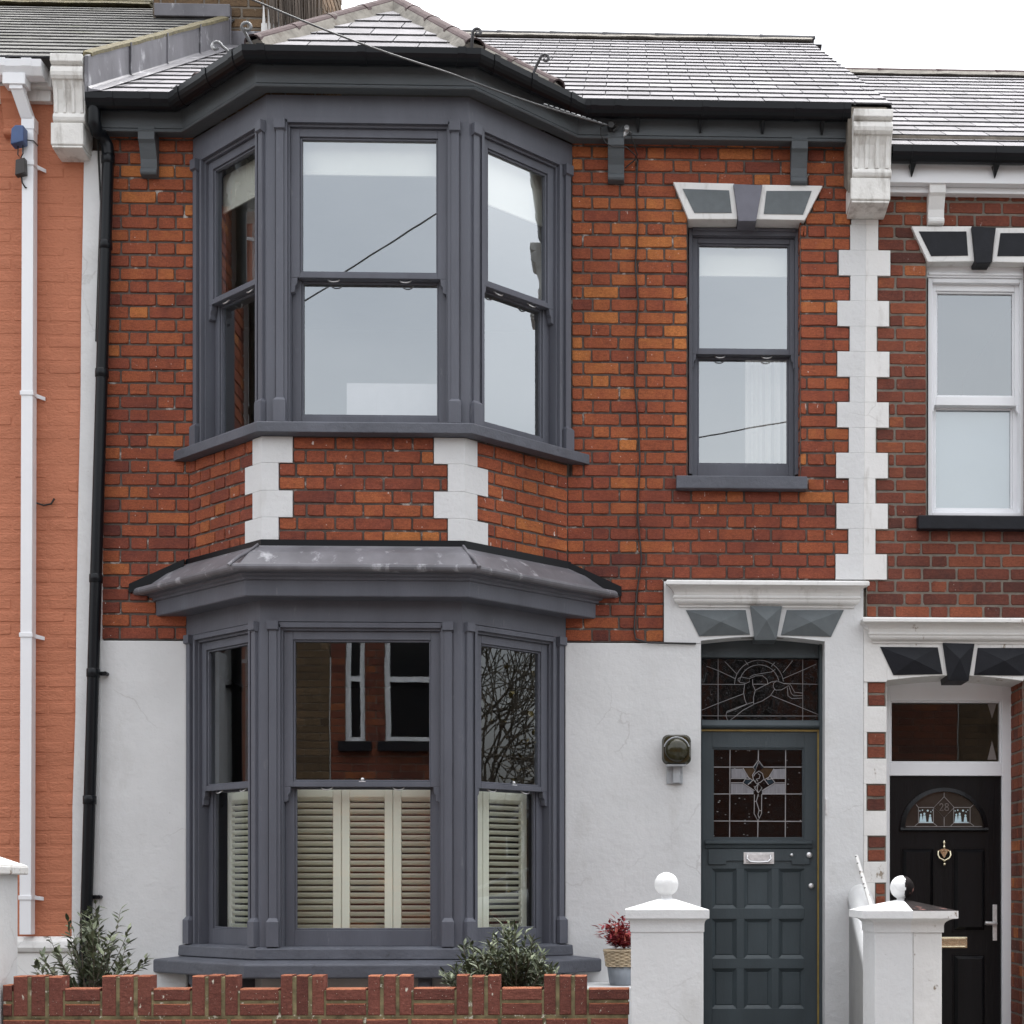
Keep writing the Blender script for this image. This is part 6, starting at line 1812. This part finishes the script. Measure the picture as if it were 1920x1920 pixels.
for k in range(6):
    f = (k + 0.2 + rnd.uniform(-0.3, 0.4)) / 8; p = Vector(ax_).lerp(Vector(bx_), f); q = Vector(ax_).lerp(Vector(bx_), f + 0.035)
    rp.tube([p + Vector((-0.008, -0.008, 0.004)), q + Vector((0.004, -0.008, 0.002))], 0.0065, 6, mi=1)
tag(rp.build('cable_cover', [M['worn'], M['cable']]), 'white cable cover flecked with black running down the top of the sloping wall', 'cable')

# ledge by the path on which the planter stands
lg2 = MB(); lg2.box(AX(1060, 1850, -0.5), AX(1210, 1850, -0.5), 0.02, 0.55, ZG, AZ(1850, 1130, -0.5)); lgo = lg2.build('path_ledge', M['render'], None, 0.008)
tag(lgo, 'low white ledge at the foot of the house under the red plant', 'ledge')


def leaf(mb, p, d, L, W, tint, droop=0.15):
    d = Vector(d).normalized(); side = d.cross(Vector((rnd.uniform(-0.4, 0.4), rnd.uniform(-0.4, 0.4), 1))).normalized(); up = side.cross(d)
    a = Vector(p); q = [a, a + d * L * 0.35 + side * W / 2 + up * 0.002, a + d * L * 0.7 + side * W * 0.38 - up * L * droop * 0.4, a + d * L - up * L * droop, a + d * L * 0.7 - side * W * 0.38 - up * L * droop * 0.4, a + d * L * 0.35 - side * W / 2 + up * 0.002, a + d * L * 0.5 - up * (L * droop * 0.15 + W * 0.12)]
    mb.add([tuple(x) for x in q], [(0, 1, 6), (1, 2, 6), (2, 3, 6), (3, 4, 6), (4, 5, 6), (5, 0, 6)], 0, (tint, 0, 0))


def shrub(label, pxc, py_base, Y, px0, px1, py_top, nst, seed, leafm, L=0.05, W=0.014, dens=15, name='olive_shrub', cat='shrub', lean=0.0):
    rs = random.Random(seed)
    bx_, bz = at(pxc, py_base, Y)
    t = thing(name, label, cat, (bx_, Y, max(0.2, bz - 0.25)))
    st_, fo = MB(), MB()
    x0, x1 = AX(px0, py_base, Y), AX(px1, py_base, Y); zt = AZ(py_top, pxc, Y)
    H = zt - bz
    st_.tube([(bx_, Y, bz - 0.25), (bx_ + 0.005, Y, bz - 0.1), (bx_, Y, bz + 0.04)], 0.012, 6)
    for i in range(nst):
        f = (i + rs.uniform(0.1, 0.9)) / nst
        tx = x0 + (x1 - x0) * f + lean * H
        hfac = 1 - 0.75 * abs(2 * f - 1) ** 1.6
        tz = bz + H * hfac * rs.uniform(0.5, 1.0)
        ty = Y + rs.uniform(-0.22, 0.22)
        P0 = Vector((bx_ + rs.uniform(-0.03, 0.03), Y + rs.uniform(-0.03, 0.03), bz - 0.08)); P2 = Vector((tx, ty, tz))
        P1 = P0.lerp(P2, 0.5) + Vector((0.25 * (tx - bx_), 0.2 * (ty - Y), -0.06 * H + rs.uniform(-0.02, 0.05)))
        pts = [P0 * (1 - s) ** 2 + P1 * 2 * s * (1 - s) + P2 * s * s for s in [k / 9 for k in range(10)]]
        st_.tube(pts, [0.0055 - 0.0045 * k / 9 for k in range(10)], 5)
        n = int(dens * (P2 - P0).length / 0.3) + 4
        for k in range(n):
            s = 0.22 + 0.78 * (k + rs.random()) / n
            p = P0 * (1 - s) ** 2 + P1 * 2 * s * (1 - s) + P2 * s * s
            ax = (P1 - P0) * (1 - s) + (P2 - P1) * s
            ax.normalize()
            sd = Vector((rs.gauss(0, 1), rs.gauss(0, 1), rs.gauss(0.1, 0.6))).normalized()
            d = ax * rs.uniform(0.35, 0.95) + sd * 0.75
            rnd.seed(seed * 1000 + i * 50 + k)
            leaf(fo, p, d, L * rs.uniform(0.6, 1.15), W * rs.uniform(0.75, 1.2), min(1, max(0, rs.gauss(0.45 + 0.25 * s - 0.1, 0.22))), rs.uniform(0.02, 0.3))
    st_.build('stem', M['bark'], t); fo.build('foliage', leafm, t, fix=False)
    return t


shrub('spreading olive shrub with narrow leaves in front of the black downpipe', 172, 1850, -1.15, 70, 268, 1676, 38, 3, M['olive'], 0.07, 0.021, 12)
shrub('bushy olive shrub below the right half of the ground-floor bay', 965, 1858, -1.75, 870, 1046, 1722, 62, 11, M['olive'], 0.068, 0.015, 20)
shrub('low trailing olive shrub left of the bushier one under the bay sill', 905, 1862, -1.6, 832, 940, 1760, 26, 17, M['olive'], 0.06, 0.015, 19, lean=-0.05)
# pots the shrubs grow in (behind the wall)
pt = thing('potted_plant', 'red-leaved plant in a wicker-topped zinc pot beside the gate pillar', 'potted plant', (AX(1166, 1845, -0.35), -0.35, AZ(1845, 1166, -0.35)))
pcx, pcz = AX(1166, 1845, -0.35), AZ(1846, 1166, -0.35)
hz = AZ(1812, 1166, -0.35) - pcz; hb_ = AZ(1783, 1166, -0.35) - pcz
b = MB(); b.lathe([(0.075, 0.0), (0.078, 0.004), (0.092, hz), (0.088, hz), (0.07, 0.01)], (pcx, -0.35, pcz), 28); b.build('zinc_pot', M['zinc'], pt)
b = MB()
nr = 9
for k in range(nr):
    z = pcz + hz + (hb_ - hz) * (k + 0.5) / nr; r_ = 0.094 + 0.014 * k / nr
    b.tube([(pcx + (r_ + 0.005 * math.sin(j * math.pi / 2 + k * math.pi)) * math.cos(2 * math.pi * j / 44), -0.35 + (r_ + 0.005 * math.sin(j * math.pi / 2 + k * math.pi)) * math.sin(2 * math.pi * j / 44), z) for j in range(44)], 0.0062, 6, closed=True)
b.tube([(pcx + 0.110 * math.cos(2 * math.pi * j / 44), -0.35 + 0.110 * math.sin(2 * math.pi * j / 44), pcz + hb_ + 0.004) for j in range(44)], 0.009, 6, closed=True)
b.build('wicker_band', M['wicker'], pt)
fo = MB(); rs = random.Random(5)
for i in range(85):
    a_ = rs.uniform(0, 2 * math.pi); rr = rs.uniform(0.01, 0.155) ; h = rs.uniform(0.06, 0.215) * (1.15 - rr * 3)
    b0 = Vector((pcx, -0.35, pcz + hb_)); tip = b0 + Vector((rr * math.cos(a_), rr * math.sin(a_), max(0.02, h)))
    for k in range(9):
        p = b0.lerp(tip, 0.3 + 0.7 * k / 8)
        leaf(fo, p, Vector((math.cos(a_) * 0.5 + rs.gauss(0, 0.6), math.sin(a_) * 0.5 + rs.gauss(0, 0.6), rs.uniform(-0.1, 0.8))), rs.uniform(0.035, 0.06), rs.uniform(0.013, 0.020), min(1, max(0, rs.gauss(0.5, 0.25))))
fo.build('foliage', M['redleaf'], pt, fix=False)

# ------------------------------------------------------------------ ground
def slab(name, x0, x1, y0, y1, z0, z1, mat):
    m = MB(); m.box(x0, x1, -y1, -y0, z0, z1); return struct(m.build(name, mat))
m = MB(); m.ngon([(-200, -200, -0.14), (200, -200, -0.14), (200, 200, -0.14), (-200, 200, -0.14)]); struct(m.build('ground', M['soil']))
slab('road', -90, 90, -9.4, -4.4, -0.3, -0.11, M['road'])
slab('pavement', -90, 90, -4.4, -2.5, -0.2, 0.0, M['pave'])
slab('pavement', -90, 90, -12.2, -9.4, -0.2, 0.0, M['pave'])
slab('front_yard', -6, AX(1183, 1800, -2.4), -2.2, 0.0, -0.1, 0.24, M['soil'])
slab('garden_path', AX(1183, 1800, -2.4) + 0.002, 1.28, -2.3, 0.15, -0.1, 0.25, M['pave'])

# ------------------------------------------------------------------ across the street (shows only as reflections in the glass)
OY = -14.2
for (x0, x1, mt, wins, lab, ez) in ((-8.6, -4.35, 'stockbrick', [(-7.6, -6.4)], 'brown brick house across the street mirrored in the bay glass', 5.9), (-4.34, 0.4, 'redbrick2', [(-4.12, -3.84), (-3.55, -2.45), (-1.4, -0.5)], 'red brick house across the street with white windows mirrored in the bay glass', 5.95),
                                    (0.41, 5.2, 'redbrick2', [(1.2, 2.4), (3.2, 4.0)], 'red brick house across the street opposite the front doors', 5.9), (-13.2, -8.61, 'redbrick2', [(-12, -10.8)], 'red brick house across the street far to the left', 5.9), (5.21, 10.5, 'stockbrick', [(6.2, 7.5)], 'brown brick house across the street far to the right', 5.9)):
    t = thing('terraced_house', lab, 'house', ((x0 + x1) / 2, OY, 0), 'terraced houses across the street')
    fo_ = Fr((0, OY), (1, 0), (0, 1))
    wz = (3.62, 5.45); gzz = (0.9, 2.5)
    m = MB()
    def iv(k, a, b):
        ints = [(x0, x1)]
        for (p, q) in wins:
            if wz[0] < (a + b) / 2 < wz[1] or (gzz[0] < (a + b) / 2 < gzz[1] and not -5 < x0 < 0): ints = subtract(ints, p, q)
        return ints
    brick_panel(m, fo_, 0.0, 0.11, int(ez / 0.11), iv, st=0.46, hd=0.23)
    m.build('brick_wall', [M[mt], M['mortar2']], t)
    for (p, q) in wins:
        for (a, b) in (wz, gzz):
            if a < 2 and mt == 'redbrick2' and -5 < x0 < 0: continue
            f = MB(); e = 0.07
            for u0, u1, c, d in ((p, p + e, a, b), (q - e, q, a, b), (p + e, q - e, a, a + e), (p + e, q - e, b - e, b), (p + e, q - e, (a + b) / 2 - 0.04, (a + b) / 2 + 0.04)): f.box(u0, u1, -0.12, -0.04, c, d, fo_)
            f.box(p - 0.1, q + 0.1, -0.04, 0.08, a - 0.14, a, fo_, 1)
            wo = f.build('window', [M['upvc'], M['blackstone']], t)
            g = MB(); g.ngon([fo_.p(p, -0.1, a), fo_.p(q, -0.1, a), fo_.p(q, -0.1, b), fo_.p(p, -0.1, b)]); g.build('pane', M['blackpl'], wo)
    r_ = MB()
    r_.add([(x0, OY + 0.25, ez), (x1, OY + 0.25, ez), (x1, OY - 3.6, ez + 1.75), (x0, OY - 3.6, ez + 1.75)], [(0, 1, 2, 3)]); r_.add([(x0, OY - 7.4, ez), (x1, OY - 7.4, ez), (x1, OY - 3.6, ez + 1.75), (x0, OY - 3.6, ez + 1.75)], [(0, 1, 2, 3)])
    r_.build('roof', M['slatedark'], t)
t = thing('terraced_house', 'added brown brick house at the far right street end, hiding the bright horizon from the bay glass', 'house', (75, -5, 0))  # unseen house, added to screen the bright low horizon out of the right bay reflections
m = MB(); brick_panel(m, Fr((75, 4), (0, -1), (-1, 0)), 0.0, 0.16, 31, lambda k, a, b: [(0, 20)], st=0.9, hd=0.45, joint=0.02); m.box(75.02, 81, -4, 16, 0, 5.0, mi=1); m.build('brick_wall', [M['stockbrick'], M['mortar2']], t)
m = MB(); m.wedge([(74.7, 4.2, 5.0), (81, 4.2, 5.0), (78, 4.2, 6.6)], [(74.7, -16.2, 5.0), (81, -16.2, 5.0), (78, -16.2, 6.6)]); m.build('roof', M['slatedark'], t)
for y in (2.0, -1.5, -5.5, -9, -12.5):
    for z in (0.8, 3.1):
        m = MB(); m.box(74.9, 74.98, -y - 0.5, -y + 0.5, z, z + 1.6); wo = m.build('window', M['upvc'], t)
        m = MB(); m.box(74.88, 74.9, -y - 0.42, -y + 0.42, z + 0.08, z + 1.52); m.build('pane', M['blackpl'], wo)
# bare street tree down the road to the right
TX, TY = 11.0, -2.0
tr = thing('street_tree', 'bare twiggy tree with a few yellow leaves mirrored in the right bay glass', 'tree', (TX, TY, 0))
tk, tw, tl = MB(), MB(), MB()
rs = random.Random(21)
def grow(p, d, L, r, lev):
    n = 4; pts = [p]; q = p.copy(); dd = d.copy()
    for k in range(n):
        dd = (dd + Vector((rs.gauss(0, 0.13), rs.gauss(0, 0.13), rs.gauss(0.02, 0.1)))).normalized(); q = q + dd * L / n; pts.append(q.copy())
    (tk if lev < 2 else tw).tube(pts, [max(0.009, r * (1 - 0.35 * k / n)) for k in range(n + 1)], 7 if lev < 2 else 3, cap=False)
    if lev >= 6:
        if rs.random() < 0.10:
            for k in range(3): leaf(tl, q, (rs.gauss(0, 1), rs.gauss(0, 1), -0.3), 0.12, 0.08, rs.random())
        return
    for k in range(3 if lev > 0 else 7):
        ang = rs.uniform(0, 2 * math.pi); sp2 = rs.uniform(0.45, 0.9)
        side = dd.cross(Vector((math.cos(ang), math.sin(ang), 0.3))).normalized()
        grow(pts[-1] if k < 2 else pts[rs.choice((2, 3))], (dd + side * sp2).normalized(), L * rs.uniform(0.66, 0.86), r * 0.56, lev + 1)
grow(Vector((TX, TY, 0)), Vector((0, 0, 1)), 2.0, 0.13, 0)
tk.build('trunk', M['bark'], tr); tw.build('crown', M['bark'], tr); tl.build('leaf_cluster', M['treeleaf'], tr, fix=False)
# telephone wires over the street, mirrored in the upstairs glass
def mirrored(px, py, Ym, yg): X, Z = at(px, py, Ym); return Vector((X, 2 * yg - Ym, Z))
for (a, b, lab) in ((mirrored(600, 515, 8, -0.69), mirrored(822, 370, 5, -0.69), 'thin telephone wire over the street mirrored in the wide upstairs pane'), (mirrored(1300, 822, 8, 0.21), mirrored(1475, 790, 9, 0.21), 'telephone wire over the far pavement mirrored in the small upstairs window')):
    d = b - a; m = MB(); m.tube([a - d * 0.6 + d * 2.4 * k / 10 for k in range(11)], 0.009, 5)
    tag(m.build('overhead_wire', M['cable']), lab, 'wire')

# ------------------------------------------------------------------ camera, light, world
cam = bpy.data.cameras.new('camera'); co = bpy.data.objects.new('camera', cam); COL.objects.link(co); SC.camera = co
co.location = (0, -CAM_D, CAM_Z); co.rotation_euler = (math.pi / 2, 0, -YAW)
cam.sensor_fit = 'HORIZONTAL'; cam.sensor_width = 36; cam.lens = 36 * FPX / 1920
cam.shift_x = (960 - PPX) / 1920; cam.shift_y = (PPY - 960) / 1920
cam.clip_start = 0.05; cam.clip_end = 1000

SUN_EL, SUN_AZ = 74, 14          # azimuth from +Y clockwise: the veiled sun stands high beyond the roofs
sd = bpy.data.lights.new('sun', 'SUN'); sd.energy = 0.5; sd.angle = R(50); sd.color = (1, 0.985, 0.96)
so = bpy.data.objects.new('sun', sd); COL.objects.link(so)
dirv = Vector((math.sin(R(SUN_AZ)) * math.cos(R(SUN_EL)), math.cos(R(SUN_AZ)) * math.cos(R(SUN_EL)), math.sin(R(SUN_EL))))
so.rotation_euler = (-dirv).to_track_quat('-Z', 'Y').to_euler(); so.location = dirv * 30
wd = bpy.data.worlds.new('World'); SC.world = wd; wd.use_nodes = True
t = wd.node_tree
bg = t.nodes['Background']
sky = t.nodes.new('ShaderNodeTexSky'); sky.sky_type = 'NISHITA'; sky.sun_disc = False
sky.sun_elevation = R(SUN_EL); sky.sun_rotation = R(SUN_AZ); sky.air_density = 1.5; sky.dust_density = 6; sky.ozone_density = 1.0
hs = t.nodes.new('ShaderNodeHueSaturation'); hs.inputs['Saturation'].default_value = 0.17
t.links.new(sky.outputs[0], hs.inputs['Color']); tc_ = t.nodes.new('ShaderNodeTexCoord'); cn = t.nodes.new('ShaderNodeTexNoise'); cn.inputs['Scale'].default_value = 2.6; cn.inputs['Detail'].default_value = 5; cn.inputs['Roughness'].default_value = 0.5
cm_ = t.nodes.new('ShaderNodeMapping'); cm_.inputs['Scale'].default_value = (1, 1, 2.4); t.links.new(tc_.outputs['Generated'], cm_.inputs['Vector']); t.links.new(cm_.outputs['Vector'], cn.inputs['Vector'])
cr_ = ramp(t, cn.outputs['Fac'], [(0.3, (0.80, 0.82, 0.85)), (0.7, (1.10, 1.09, 1.08))])
mc_ = mix(t, 1.0, hs.outputs[0], cr_, 'MULTIPLY')
t.links.new(mc_, bg.inputs['Color'])
bg.inputs['Strength'].default_value = 0.15
SC.view_settings.view_transform = 'Standard'; SC.view_settings.look = 'None'; SC.view_settings.gamma = 1.0
SC.view_settings.exposure = 1.8
SC.render.engine = 'CYCLES'
SC.cycles.max_bounces = 8; SC.cycles.transparent_max_bounces = 12
SC.cycles.use_denoising = True
